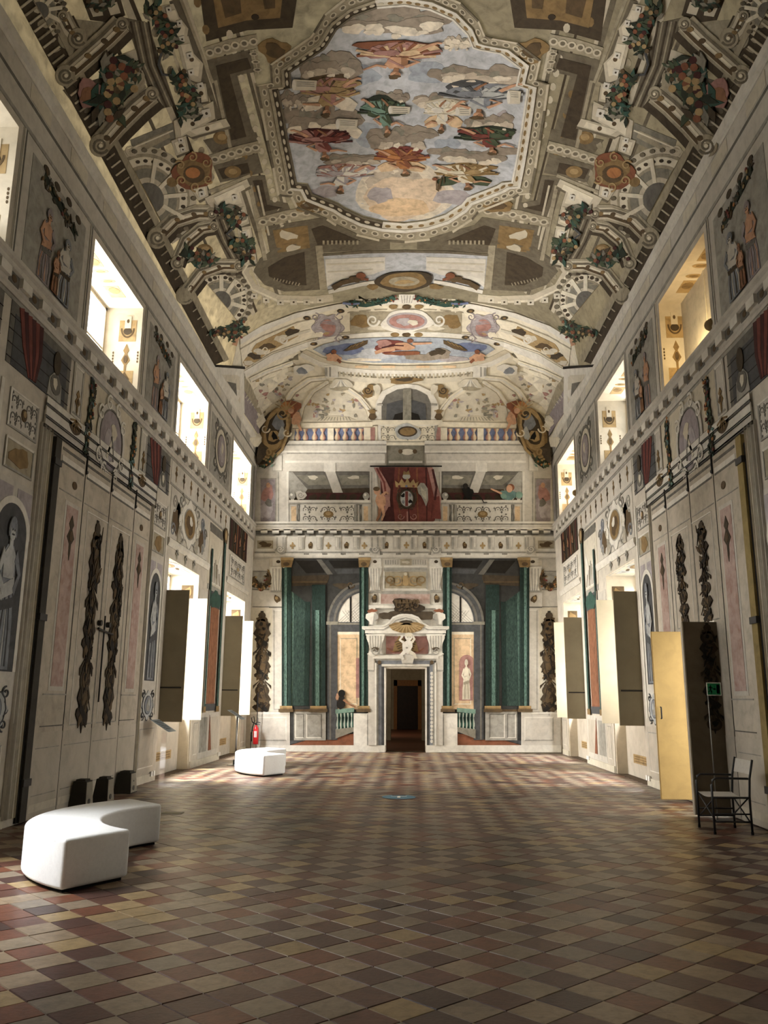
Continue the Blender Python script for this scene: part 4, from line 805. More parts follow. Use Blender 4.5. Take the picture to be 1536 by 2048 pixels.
kb('lunette', lambda A: (A.poly([(440, 870)]+[(562+122*math.cos(math.radians(t)), 872+138*math.sin(math.radians(t))) for t in range(182, 271, 8)]+[(562, 870)], 'white', .012), *[A.line([(440+14*q, 870), (560, 760+14*q)], 2, 'grey', .016) for q in range(8)], *[A.line([(450+13*q, 868), (450+13*q-40, 868-52)], 2, 'grey', .018) for q in range(4, 9)], A.rect(496, 752, 504, 870, 'ink', .022)))
kb('jamb', lambda A: (A.rect(396, 870, 440, 1400, 'dslate', .028), A.rect(404, 872, 412, 1398, 'dgrey', .034), A.rect(390, 866, 444, 880, 'shade', .04)))
kb('transom', lambda A: (A.rect(438, 868, 556, 912, 'dslate', .026), A.rect(438, 872, 556, 880, 'shade', .032)))
kb('sunlit_room', lambda A: (A.rect(436, 912, 552, 1262, 'peach', .012), A.frame(452, 940, 530, 1240, 4, 'cream', 'tan', .016), A.rect(436, 912, 552, 924, 'cream', .016)))
kb('niche_statue', lambda A: (A.poly([(990, 1222), (990, 1050)]+[(1024+34*math.cos(math.radians(t)), 1050-34*math.sin(math.radians(t))) for t in range(180, 50, -15)]+[(1052, 1030), (1052, 1222)], 'dpink', .02)), mir=False)
kb('painted_statue', m_statue, 'pale', 'cream', 'tan', .026, 3, T=bT(992, 1034, 1052, 1218), mir=False)
kb('niche_edge', lambda A: A.rect(524, 1030, 545, 1210, 'dpink', .02), mir=False)
kb('parapet', lambda A: (A.poly([(432, 1262), (516, 1255), (516, 1274), (432, 1282)], 'lgreen', .05), A.poly([(432, 1352), (516, 1342), (516, 1362), (432, 1394)], 'shade', .045), A.rect(434, 1280, 514, 1352, 'dmarble', .02)))
for q in range(5): kb('baluster', m_baluster, 'lgreen', 'green', 'white', .034, T=bT(434+16*q, 1278, 450+16*q, 1354))
kb('painted_child', lambda A: (A.ell(460, 1190, 16, 17, 'black', .06, 14), A.blob(458, 1232, 20, 30, 'ink', .056, 14, .2, 2), A.line([(468, 1218), (495, 1240), (522, 1252)], 10, 'dskin', .062, 6), A.blob(440, 1206, 8, 14, 'skin', .054, 10, .3, 4)), mir=False)
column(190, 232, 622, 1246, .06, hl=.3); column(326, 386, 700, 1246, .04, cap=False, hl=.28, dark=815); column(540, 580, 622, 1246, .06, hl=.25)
kb('pedestal', lambda A: (A.rect(514, 1280, 580, 1444, 'white', .05), A.rect(574, 1284, 580, 1440, 'grey', .056)))
kr('base_plinth', 46, 1424, 656, 1456, 'white', .06)
# door surround
kr('surround_ground', 580, 578, CX, 1022, 'white', .02)
kb('pier_cap', lambda A: (A.rect(588, 582, 638, 618, 'white', .05), A.ell(610, 596, 9, 7, 'umber', .056, 12)))
kb('console', m_console, 'white', 'grey', .06, 4, T=bT(580, 618, 640, 730))
kb('fluted_frieze', lambda A: (A.rect(650, 584, CX, 612, 'plaster', .03), *[A.rect(656+11*q, 588, 661+11*q, 608, 'grey', .036) for q in range(6)]))
kb('tan_tablet', lambda A: (A.rect(724, 584, 776, 612, 'tan', .04), A.blob(750, 598, 16, 7, 'pale', .046, 10, .4, 2)), mir=False)
kb('gilt_relief', lambda A: (A.rect(652, 640, 842, 718, 'tan', .04), A.frame(648, 636, 846, 722, 5, 'white', 'grey', .05), A.blob(748, 680, 14, 30, 'ochre', .056, 12, .2, 2), A.ell(748, 652, 8, 8, 'ltan', .06, 10), *[A.spiral(748+q*w, 680, 26, 7, 'ochre' if w < 60 else 'gold', .056, 1.5, 90, q, .9) for q in (-1, 1) for w in (38, 72)], *[A.line([(748, 700), (748+q*40, 706), (748+q*86, 690)], 6, 'gold', .054, 3) for q in (-1, 1)]), mir=False)
kb('pink_tablet', lambda A: (A.rect(636, 742, 858, 786, 'pinkmarble', .034), A.frame(632, 738, 862, 790, 4, 'white', 'grey', .04)), mir=False)
kb('bronze_mask', mask, 'umber', .05, T=bT(592, 740, 624, 786))
kb('surround_moulding', lambda A: (A.rect(580, 730, CX, 738, 'grey', .04), A.rect(580, 792, CX, 806, 'white', .06), A.rect(580, 806, CX, 812, 'grey', .05), A.rect(650, 622, CX, 632, 'grey', .03)))
kb('vase', lambda A: (A.poly([(584, 880), (608, 880), (606, 868), (626, 852), (624, 834), (608, 826), (606, 818), (588, 818), (586, 826), (570, 834), (568, 852), (586, 868)], 'white', .1), A.poly([(600, 880), (608, 880), (606, 868), (626, 852), (624, 834), (606, 830)], 'grey', .106), A.blob(597, 818, 20, 9, 'rust', .11, 12, .4, 3), A.rect(582, 806, 612, 818, 'white', .104)))
kb('carved_foliage', lambda A: (A.blob(755, 800, 66, 36, 'dbrown', .11, 22, .3, 4), A.blob(680, 840, 44, 22, 'umber', .1, 16, .3, 6), A.blob(830, 840, 44, 22, 'umber', .1, 16, .3, 7), *[A.spiral(755+q, 796, 22, 7, 'brown', .12, 1.2, 90, -1 if q < 0 else 1) for q in (-38, -14, 14, 38)], *[A.blob(755+q*16, 776, 10, 9, 'brown', .124, 10, .4, q+9) for q in range(-3, 4)]), mir=False)
kb('pediment', lambda A: (A.poly([(552, 888), (640, 888), (668, 872), (690, 846), (720, 834), (CX, 832), (CX, 920), (566, 920), (566, 906), (552, 900)], 'white', .12), A.line([(566, 904), (648, 904), (680, 886), (704, 862), (CX, 850)], 6, 'grey', .128), A.line([(556, 894), (644, 892), (672, 878), (694, 854), (CX, 840)], 4, 'plaster', .13)))
kb('gilt_shell', lambda A: (A.poly([(672, 884), (700, 872), (752, 866), (806, 872), (834, 884), (818, 906), (780, 918), (728, 918), (690, 906)], 'gold', .14), *[A.line([(752, 872), (752+76*math.cos(math.radians(t)), 884+34*math.sin(math.radians(t)))], 6, 'ochre', .146) for t in range(15, 170, 15)], A.blob(752, 868, 26, 8, 'umber', .15, 12, .3, 2)), mir=False)
kb('door_console', m_console, 'white', 'grey', .13, 5, T=bT(572, 924, 652, 1016))
kb('console_scroll', lambda A: (A.spiral(610, 1000, 18, 5, 'grey', .15, 1.3), A.ell(612, 990, 16, 8, 'umber', .146, 12), A.blob(600, 1012, 24, 9, 'white', .14, 12, .3, 3)))
kb('pink_ground', lambda A: A.rect(660, 932, 850, 1012, 'dpink', .03), mir=False)
kb('gilt_wings', lambda A: (A.poly([(752, 950), (720, 930), (700, 960), (690, 1000), (730, 1004)], 'gold', .07), *[A.line([(745, 945+10*q), (700+4*q, 960+10*q)], 5, 'brown', .076) for q in range(5)], A.line([(664, 985), (690, 1004), (720, 1000)], 5, 'rust', .07)))
kb('stone_putto', lambda A: (A.ell(762, 936, 17, 17, 'white', .16, 14), A.ell(762, 928, 18, 11, 'pale', .164, 12), A.blob(756, 980, 24, 30, 'white', .15, 16, .18, 3), A.line([(740, 962), (722, 950), (735, 932)], 12, 'white', .16, 9), A.line([(776, 962), (788, 946), (776, 926)], 12, 'pale', .16, 9), A.line([(745, 1002), (728, 1018), (738, 1038)], 18, 'white', .158, 11), A.line([(766, 1002), (786, 1014), (796, 1034)], 17, 'pale', .156, 10), A.ell(758, 938, 3, 2, 'dgrey', .17, 6), A.ell(769, 938, 3, 2, 'dgrey', .17, 6), A.ell(754, 985, 6, 4, 'grey', .158, 8)), mir=False)
kb('keystone', lambda A: (A.poly([(724, 1018), (790, 1018), (780, 1056), (750, 1062), (732, 1054)], 'plaster', .14), A.line([(732, 1056), (780, 1056)], 5, 'grey', .148)), mir=False)
jx = [(580, 610, 'plaster', .08), (610, 617, 'white', .1), (617, 625, 'grey', .07), (625, 640, 'slate', .05), (640, 652, 'dslate', .045), (652, 659, 'white', .06)]
for x0, x1, m, l in jx: kr('door_architrave', x0, 1036+(x0-580)*.55, x1, 1424, m, l)
for y0, y1, x0, m, l in ((1018, 1034, 600, 'white', .1), (1034, 1042, 606, 'grey', .07), (1042, 1058, 618, 'slate', .055), (1058, 1068, 640, 'white', .06)): kr('door_lintel', x0, y0, CX, y1, m, l)
kb('architrave_ear', lambda A: (A.rect(578, 1016, 606, 1090, 'plaster', .09), A.rect(578, 1084, 606, 1092, 'grey', .096)))
kb('bead_row', lambda A: [A.ell(866, 1100+17*q, 7, 8, 'white', .07, 8) for q in range(19)], mir=False)
kb('rosette', lambda A: (A.ell(630, 1050, 9, 9, 'brown', .08, 10), A.ell(866, 1050, 9, 9, 'brown', .08, 10)), mir=False)
# ------------------------------------------------------------------ painted vault (photo coordinates carried onto the vault surface)
def vt(S):
    def f(nm, fn, *a, T=None, mir=True, label=None, **k): return art(nm, S, ceiling, fn, *a, T=T, mirror=mir, label=label, **k)
    return f
VV = vt(Trace('vault', 0, 0, 2.0, 807.0)); VC = vt(Trace('vault', 520, 20, 2.56)); VE = vt(Trace('vault', 480, 512, 2.259)); VP = vt(Trace('vault', 0, 0, 1.0, 808.0))
VU = VaultUV()
for e in (-1, 1):
    for q, (w0, w1, m) in enumerate(((2.62, 2.68, 'ltan'), (2.68, 2.74, 'dtan'), (2.98, 3.02, 'umber'), (3.3, 3.36, 'ltan'), (3.36, 3.44, 'dtan'), (3.7, 3.74, 'ltan'), (3.95, 4.0, 'umber'), (4.0, 4.08, 'ltan'), (4.3, 4.34, 'dtan'))):
        for d0, d1 in ((5.0, 9.0), (9.0, 13.0), (13.0, 17.0), (17.0, 20.6)):
            art('axial_moulding', VU, ceiling, lambda A: A.rect(d0, XC+e*w0, d1, XC+e*w1, m, .004))
    for w, c, st in ((2.84, 'ltan', .34), (3.84, 'tan', .42), (3.17, 'gold', .55)):
        for d in np.arange(6.0, 20.6, st): art('ornament_bead', VU, ceiling, lambda A: A.ell(d, XC+e*w, .1, .055, c, .007, 8))
# ---- central sky picture
OUT = [(330, 190), (155, 310), (160, 390), (95, 402), (115, 500), (140, 640), (165, 760), (188, 880), (245, 886), (268, 932), (400, 984), (440, 1010), (530, 1052), (630, 1076), (740, 1084), (850, 1072), (950, 1040), (1035, 985), (1062, 952), (1215, 892), (1240, 876), (1290, 872), (1312, 760), (1332, 640), (1352, 510), (1368, 395), (1312, 378), (1332, 292), (1232, 216), (1122, 196), (1090, 186), (1062, 120), (985, 42), (870, -8), (740, -30), (600, -18), (480, 24), (392, 92), (345, 170)]
def sc(P, k, cx=738, cy=525): return [(cx+(x-cx)*k, cy+(y-cy)*k) for x, y in P]
VC('sky_ground', lambda A: A.poly(OUT, 'sky', .004), mir=False)
VC('warm_glow', lambda A: (A.blob(745, 930, 240, 150, 'lcloud', .0055, 24, .15, 9), A.blob(740, 960, 190, 120, 'warmsky', .007, 20, .2, 3), A.blob(720, 1010, 140, 50, 'peach', .01, 18, .2, 4), A.blob(700, 880, 150, 90, 'cloud', .006, 18, .2, 6)), mir=False)
for i, (x, y, w, h, m) in enumerate(((480, 340, 130, 60, 'dsky'), (870, 320, 130, 50, 'dsky'), (560, 640, 60, 70, 'dsky'), (960, 690, 60, 40, 'dsky'), (330, 930, 80, 30, 'lav'), (1000, 960, 110, 40, 'lav'), (1250, 560, 40, 50, 'lav'), (620, 950, 60, 50, 'lav'))): VC('sky_patch', lambda A: A.blob(x, y, w, h, m, .006+.0004*i, 18, .25, i), mir=False)
CL_ = [(400, -10, 990, 150, ('dcloud', 'dcloud', 'lcloud')), (170, 215, 520, 390, ('dcloud', 'dcloud', 'cloud')), (880, 290, 1310, 400, ('dcloud', 'cloud', 'lcloud')), (110, 500, 530, 660, ('dcloud', 'dcloud', 'lcloud')), (560, 590, 880, 730, ('dcloud', 'dcloud', 'cloud')), (330, 730, 610, 810, ('dcloud', 'dcloud', 'cloud')), (880, 700, 1290, 800, ('dcloud', 'dcloud', 'lcloud')), (1050, 540, 1310, 640, ('dcloud', 'cloud', 'lcloud')), (590, 410, 760, 500, ('dcloud', 'dcloud', 'cloud')), (780, 430, 1060, 520, ('dcloud', 'cloud', 'lcloud')), (110, 400, 260, 520, ('dcloud', 'dcloud', 'cloud')), (940, 130, 1090, 210, ('cloud', 'lcloud', 'lcloud'))]
for i, (x0, y0, x1, y1, c) in enumerate(CL_): VC('painted_cloud', m_cloud, .012, i+1, c, T=boxT(x0, y0, x1, y1), mir=False)
FG = [(520, 150, 910, 350, 'dpink', 'peach', 'rust', None), (210, 330, 500, 550, 'dpink', 'ochre', 'brown', 'lcloud'), (170, 600, 450, 770, 'red', 'dpink', 'dred', None), (300, 780, 550, 940, 'lav', 'white', 'dpink', None), (530, 440, 740, 650, 'leaf', 'lgreen', 'dleaf', None), (840, 450, 1040, 630, 'white', 'cream', 'ltan', 'peach'), (600, 700, 850, 850, 'rust', 'orange', 'red', 'peach'), (950, 360, 1330, 560, 'slate', 'silver', 'dslate', None), (1030, 590, 1310, 740, 'leaf', 'red', 'dleaf', None), (900, 780, 1190, 920, 'ochre', 'cream', 'gold', 'leaf')]
for i, (x0, y0, x1, y1, a, b, c, w) in enumerate(FG): VC('painted_figure', m_person, a, b, c, 'skin', 'brown', .03, i+3, w, T=boxT(x0, y0, x1, y1), mir=False)
for i, (x0, y0, x1, y1) in enumerate(((165, 345, 290, 400), (390, 545, 500, 600), (660, 480, 770, 520), (1005, 485, 1085, 530), (1270, 400, 1340, 470))): VC('painted_scroll', lambda A: (A.poly([(x0, y1), (x0+8, y0), (x1, y0+6), (x1-6, y1)], 'pale', .05), A.ell(x0+6, (y0+y1)/2, 10, (y1-y0)/2, 'white', .054, 12), *[A.line([(x0+20, y0+12+10*q), (x1-14, y0+14+10*q)], 3, 'grey', .054) for q in range(3)]), mir=False)
VC('painted_trumpet', lambda A: (A.line([(890, 856), (905, 860), (904, 910), (914, 920), (930, 850), (940, 836), (944, 880)], 6, 'brown', .05), A.ell(895, 856, 14, 7, 'rust', .054, 10)), mir=False)
# ---- frame of the sky picture, in mitred segments
def band(nm, k0, k1, mf, l):
    a, b = sc(OUT, k0), sc(OUT, k1); n = len(OUT)
    for i in range(n):
        j = (i+1) % n; m = mf(i, a[i]); VC(nm, lambda A: A.poly([a[i], a[j], b[j], b[i]], m, l), mir=False)
band('frame_inner', 1.0, 1.018, lambda i, p: 'white' if p[0] > 620 else 'dtan', .05)
band('frame_frieze', 1.018, 1.06, lambda i, p: 'pale' if p[0] > 620 else 'umber', .04)
band('frame_moulding', 1.06, 1.085, lambda i, p: 'white' if (p[0] > 620 or p[1] > 880) else 'tan', .06)
band('frame_guilloche', 1.085, 1.165, lambda i, p: 'tan', .03)
band('frame_edge', 1.165, 1.185, lambda i, p: 'dtan' if i % 2 else 'ltan', .04)
def along(P, k, step, fn):
    Q = sc(P, k); n = len(Q)
    for i in range(n):
        a, b = Q[i], Q[(i+1) % n]; L = math.dist(a, b); c = max(1, int(L/step))
        for q in range(c): t = (q+.5)/c; fn((a[0]+(b[0]-a[0])*t, a[1]+(b[1]-a[1])*t), math.atan2(b[1]-a[1], b[0]-a[0]))
along(OUT, 1.125, 44, lambda p, t: VC('guilloche_loop', lambda A: (A.ell(p[0], p[1], 20, 13, 'ltan', .036, 12, rot=t), A.ell(p[0], p[1], 12, 7, 'dtan', .04, 10, rot=t)), mir=False))
along(OUT, 1.039, 40, lambda p, t: VC('frieze_tablet', lambda A: A.ell(p[0], p[1], 15, 7, 'gold' if p[0] > 620 else 'ltan', .046, 8, rot=t), mir=False))
# ---- coffers and bands round the picture (left half, mirrored)
VV('coffer', lambda A: (A.poly([(828, 240), (1010, 196), (1034, 284), (948, 302), (1022, 560), (912, 590), (846, 330)], 'dtan', .006), A.poly([(862, 262), (990, 230), (1005, 272), (918, 296), (985, 545), (925, 560)], 'umber', .01)))
VV('coffer', lambda A: (A.poly([(800, -20), (1190, -20), (1170, 110), (990, 120), (825, 165)], 'umber', .006), A.poly([(850, -20), (1130, -20), (1120, 70), (985, 80), (872, 110)], 'gold', .01), A.poly([(880, -10), (960, -10), (965, 50), (900, 70)], 'brown', .014), A.poly([(1050, -10), (1100, -10), (1100, 30), (1058, 34)], 'brown', .014), A.ell(1020, 66, 16, 12, 'dbrown', .016, 10)))
VV('coffer', lambda A: (A.poly([(812, 560), (1020, 515), (1036, 560), (850, 612)], 'dtan', .006), A.ell(886, 550, 34, 26, 'gold', .012, 16), A.ell(886, 546, 18, 14, 'ochre', .016, 12)))
VV('coffer', lambda A: (A.poly([(852, 662), (1030, 612), (1052, 690), (880, 730)], 'dtan', .006), A.poly([(870, 676), (990, 650), (1000, 690), (890, 716)], 'umber', .01), A.ell(930, 686, 34, 24, 'gold', .014, 16), A.ell(930, 684, 18, 12, 'ochre', .018, 12)))
VV('coffer', lambda A: (A.poly([(985, 706), (1060, 700), (1080, 800), (1150, 812), (1165, 846), (1040, 866)], 'dtan', .006), A.poly([(1010, 722), (1048, 718), (1068, 818), (1130, 830), (1050, 848)], 'umber', .01)))
VV('coffer', lambda A: (A.poly([(1060, 906), (1300, 868), (1330, 900), (1440, 930), (1560, 942), (1560, 996), (1280, 1010), (1085, 1040)], 'dtan', .006), A.poly([(1245, 915), (1290, 900), (1440, 962), (1270, 980)], 'umber', .012), *[A.rect(1290+17*q, 960, 1298+17*q, 976, 'tan', .016) for q in range(9)], A.poly([(1090, 920), (1230, 900), (1240, 990), (1110, 1010)], 'gold', .01), A.blob(1150, 940, 34, 18, 'ltan', .016, 12, .4, 2), A.blob(1170, 990, 30, 12, 'ltan', .016, 12, .4, 3)))
for P, w in (([(820, 212), (920, 180), (1030, 158)], 52), ([(840, 640), (940, 606), (1036, 582)], 44), ([(1030, 890), (1150, 858), (1300, 838)], 40), ([(1010, 195), (1032, 290)], 26), ([(940, 300), (1040, 1)], 1)):
    if w < 2: continue
    VV('guilloche_band', lambda A: (A.line(P, w, 'tan', .02), A.line(P, w*.12, 'ltan', .026)))
    for i in range(len(P)-1):
        for q in range(3): VV('guilloche_loop', lambda A: (A.ell(P[i][0]+(P[i+1][0]-P[i][0])*(q+.5)/3, P[i][1]+(P[i+1][1]-P[i][1])*(q+.5)/3, 18, w*.3, 'ltan', .028, 12), A.ell(P[i][0]+(P[i+1][0]-P[i][0])*(q+.5)/3, P[i][1]+(P[i+1][1]-P[i][1])*(q+.5)/3, 10, w*.16, 'dtan', .032, 10)))
VV('corner_shell', lambda A: (A.blob(1100, 200, 62, 52, 'gold', .03, 18, .25, 3), A.blob(1096, 196, 38, 30, 'brown', .036, 14, .3, 4)))
VV('corner_shell', lambda A: (A.blob(1238, 822, 62, 26, 'gold', .03, 18, .25, 5), A.blob(1236, 820, 38, 14, 'brown', .036, 14, .3, 6)))
# ---- stepped white entablature and piers on the flanks
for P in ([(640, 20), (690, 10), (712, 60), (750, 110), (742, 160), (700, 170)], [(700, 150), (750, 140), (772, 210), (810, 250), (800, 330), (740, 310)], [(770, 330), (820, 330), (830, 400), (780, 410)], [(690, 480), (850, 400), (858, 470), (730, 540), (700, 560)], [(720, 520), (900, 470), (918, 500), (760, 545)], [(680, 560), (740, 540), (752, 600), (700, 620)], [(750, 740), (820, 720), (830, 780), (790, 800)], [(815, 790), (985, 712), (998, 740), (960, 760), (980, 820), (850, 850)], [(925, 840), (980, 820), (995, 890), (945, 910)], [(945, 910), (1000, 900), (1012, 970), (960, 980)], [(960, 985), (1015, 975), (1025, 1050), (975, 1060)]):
    cx = sum(p[0] for p in P)/len(P); cy = sum(p[1] for p in P)/len(P)
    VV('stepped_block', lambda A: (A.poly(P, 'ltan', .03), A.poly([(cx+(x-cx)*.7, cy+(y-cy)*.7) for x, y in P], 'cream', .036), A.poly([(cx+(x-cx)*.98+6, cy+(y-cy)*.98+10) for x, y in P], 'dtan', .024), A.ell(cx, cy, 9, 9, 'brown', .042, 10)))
for x, y, s_ in ((668, 30, 26), (712, 84, 26), (722, 148, 26), (752, 214, 28), (758, 282, 28), (796, 336, 30), (820, 446, 40), (716, 555, 24), (724, 592, 22), (800, 770, 28), (934, 784, 26), (958, 856, 26), (974, 930, 24), (990, 1005, 24)): VV('dentil', lambda A: (A.poly([(x-s_*.5, y-s_*.3), (x+s_*.3, y-s_*.5), (x+s_*.5, y+s_*.3), (x-s_*.3, y+s_*.5)], 'white', .05), A.ell(x, y, s_*.14, s_*.14, 'umber', .056, 8)))
for a, b, w, m in (((690, 0), (820, 330), 30, 'dtan'), ((720, -10), (850, 330), 12, 'tan'), ((860, 320), (920, 590), 14, 'tan'), ((800, 780), (1000, 700), 12, 'tan'), ((1000, 740), (1060, 1040), 16, 'tan'), ((1030, 740), (1075, 940), 8, 'ltan')): VV('moulding', lambda A: A.line([a, ((a[0]+b[0])/2, (a[1]+b[1])/2), b], w, m, .014))
# ---- big scrolled brackets
def bracket(P, w, s1, s2, sd):
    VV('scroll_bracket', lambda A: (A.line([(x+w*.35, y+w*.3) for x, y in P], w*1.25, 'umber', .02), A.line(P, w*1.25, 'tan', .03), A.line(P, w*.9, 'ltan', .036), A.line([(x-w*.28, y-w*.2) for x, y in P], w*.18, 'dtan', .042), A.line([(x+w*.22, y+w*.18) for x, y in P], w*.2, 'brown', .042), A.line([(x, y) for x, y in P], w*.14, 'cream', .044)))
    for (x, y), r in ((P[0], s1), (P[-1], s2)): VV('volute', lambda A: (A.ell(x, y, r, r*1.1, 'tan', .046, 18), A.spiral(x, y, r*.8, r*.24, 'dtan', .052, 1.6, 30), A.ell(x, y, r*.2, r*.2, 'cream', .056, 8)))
    for q in range(4):
        t = (q+.5)/4*(len(P)-1); i = min(int(t), len(P)-2); f = t-i; x, y = P[i][0]+(P[i+1][0]-P[i][0])*f, P[i][1]+(P[i+1][1]-P[i][1])*f
        VV('bracket_boss', lambda A: (A.ell(x, y, w*.2, w*.16, 'gold' if q % 2 else 'brown', .05, 10)))
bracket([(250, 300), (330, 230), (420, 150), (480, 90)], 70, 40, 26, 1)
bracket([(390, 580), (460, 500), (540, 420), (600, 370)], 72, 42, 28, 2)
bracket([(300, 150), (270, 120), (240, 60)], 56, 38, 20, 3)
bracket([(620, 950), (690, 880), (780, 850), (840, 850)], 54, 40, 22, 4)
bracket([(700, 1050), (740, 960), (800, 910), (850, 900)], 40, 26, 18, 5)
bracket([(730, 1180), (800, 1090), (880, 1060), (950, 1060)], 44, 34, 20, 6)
VV('scalloped_pilaster', lambda A: (A.poly([(500, 70), (590, 90), (700, 420), (620, 440)], 'dtan', .012), *[A.line([(520+18*q, 84), (560+16*q, 260), (632+16*q, 426)], 7, 'tan' if q % 2 else 'umber', .018) for q in range(5)]))
VV('scalloped_pilaster', lambda A: (A.poly([(830, 870), (900, 860), (985, 1040), (920, 1060)], 'dtan', .012), *[A.line([(848+14*q, 876), (880+14*q, 960), (930+14*q, 1046)], 6, 'tan' if q % 2 else 'umber', .018) for q in range(4)]))
VV('flank_ground', lambda A: (A.poly([(130, 60), (420, 90), (300, 260), (200, 220)], 'tan', .006), A.poly([(250, 360), (560, 260), (590, 380), (400, 560)], 'dtan', .006), A.poly([(420, 240), (560, 190), (585, 330), (520, 350)], 'ltan', .009)))
VV('relief_panel', lambda A: (A.poly([(96, -10), (210, -20), (250, 80), (190, 140), (150, 110)], 'ltan', .008), A.spiral(205, 30, 30, 9, 'dtan', .014, 1.4), A.blob(180, 90, 30, 22, 'tan', .013, 12, .3, 2), A.ell(265, 150, 38, 46, 'tan', .02, 18), A.spiral(265, 150, 28, 8, 'dtan', .026, 1.4)))
VV('relief_panel', lambda A: (A.poly([(330, 0), (480, -10), (500, 60), (440, 90), (360, 80)], 'umber', .008), A.poly([(350, 20), (400, 10), (410, 60), (370, 66)], 'ltan', .014), A.poly([(425, 16), (465, 6), (480, 50), (440, 60)], 'ltan', .014)))
VV('pier_face', lambda A: (A.poly([(520, 560), (690, 490), (704, 560), (600, 610), (540, 640)], 'shade', .008), A.poly([(545, 575), (670, 520), (680, 548), (560, 610)], 'tan', .012), A.line([(530, 590), (690, 520)], 6, 'cream', .016), A.spiral(520, 600, 26, 8, 'ltan', .02, 1.4)))
VV('pier_face', lambda A: (A.poly([(640, 860), (760, 830), (830, 850), (700, 900), (640, 960)], 'shade', .008), A.line([(640, 880), (800, 845)], 7, 'cream', .014)))
# ---- half domes with little balustrades
def apse(cx, cy, w, h, rot):
    R2 = lambda x, y: (cx+x*math.cos(rot)-y*math.sin(rot), cy+x*math.sin(rot)+y*math.cos(rot))
    for k, m, l in ((1.0, 'ltan', .012), (.86, 'tan', .018), (.8, 'cream', .022), (.64, 'tan', .026), (.58, 'shade', .03), (.4, 'ltan', .034), (.3, 'dgrey', .038)):
        VV('apse_ring', lambda A: A.poly([R2(w*k*math.cos(math.radians(t)), -h*k*math.sin(math.radians(t))) for t in range(0, 181, 12)], m, l))
    for t in range(12, 175, 13):
        for k in (.93, .72): x, y = R2(w*k*math.cos(math.radians(t)), -h*k*math.sin(math.radians(t))); VV('apse_coffer', lambda A: A.ell(x, y, 11*(k+.1), 9*(k+.1), 'umber' if k < .8 else 'dtan', .03, 8))
    for t in (35, 70, 105, 140): VV('apse_rib', lambda A: A.line([R2(w*.3*math.cos(math.radians(t)), -h*.3*math.sin(math.radians(t))), R2(w*.8*math.cos(math.radians(t)), -h*.8*math.sin(math.radians(t)))], 16, 'cream', .044))
apse(590, 790, 210, 190, math.radians(62)); apse(880, 1200, 130, 130, math.radians(50)); apse(150, 40, 120, 110, math.radians(60))
# ---- garlands of fruit and leaves
gcol = ('leaf', 'dleaf', 'leaf', 'green', 'umber', 'shade')
for i, (P, w, n) in enumerate((([(590, 20), (640, 70), (680, 140), (660, 190)], 70, 60), ([(700, 290), (740, 340), (765, 410), (740, 460)], 70, 60), ([(430, 270), (480, 300), (440, 360), (400, 460)], 120, 90), ([(880, 830), (930, 850), (950, 880)], 60, 44), ([(930, 960), (985, 980), (975, 1030)], 60, 44), ([(500, 270), (540, 300)], 70, 30), ([(720, 1000), (790, 1040), (840, 1010)], 60, 40), ([(840, 1330), (900, 1320), (950, 1290)], 44, 40), ([(360, 20), (420, 0)], 60, 20))): VV('fruit_garland', lambda A: garland(A, P, w, .06, i+20, cols=gcol, fruit=('rust', 'brown', 'ochre', 'dred'), n=n))
for P in ([(640, 190), (625, 250), (640, 290), (700, 296)], [(950, 885), (900, 930), (940, 960)]): VV('ribbon', lambda A: A.line(P, 9, 'dslate', .06))
VV('painted_shell', lambda A: (A.blob(530, 310, 40, 50, 'tan', .07, 16, .2, 4), A.blob(350, 370, 60, 50, 'dpink', .05, 16, .3, 5), A.blob(340, 380, 36, 30, 'dskin', .056, 12, .3, 6)))
VV('gilt_cartouche', lambda A: (A.blob(768, 680, 80, 76, 'rust', .05, 22, .18, 3), A.blob(768, 684, 62, 56, 'gold', .056, 20, .2, 4), A.ell(768, 690, 44, 36, 'brown', .06, 20), A.ell(762, 684, 30, 22, 'orange', .064, 16), *[A.spiral(768+64*math.cos(t), 680+60*math.sin(t), 20, 7, 'ochre', .066, 1.2, math.degrees(t)) for t in (.5, 1.5, 2.5, 3.6, 4.6, 5.6)]))
VV('painted_shield', lambda A: (A.ell(680, 724, 22, 20, 'gold', .05, 14), A.ell(812, 1000, 34, 28, 'gold', .05, 14), A.ell(815, 996, 20, 16, 'ochre', .056, 12)))
# ---- dark gutter with balusters just above the cornice
VP('gutter', lambda A: A.poly([(0, -60), (50, -60), (448, 722), (428, 730)], 'umber', .01))
for i in range(46):
    t = i/46; x, y = 30+412*t, -20+738*t; w = 15-10*t
    VP('gutter_baluster', lambda A: A.line([(x-w*.6, y+w*.2), (x+w*1.2, y-w*1.2)], w*.32, 'ltan' if i % 3 else 'tan', .02))
VP('gutter_rail', lambda A: A.poly([(48, -60), (60, -60), (456, 718), (446, 724)], 'tan', .03))
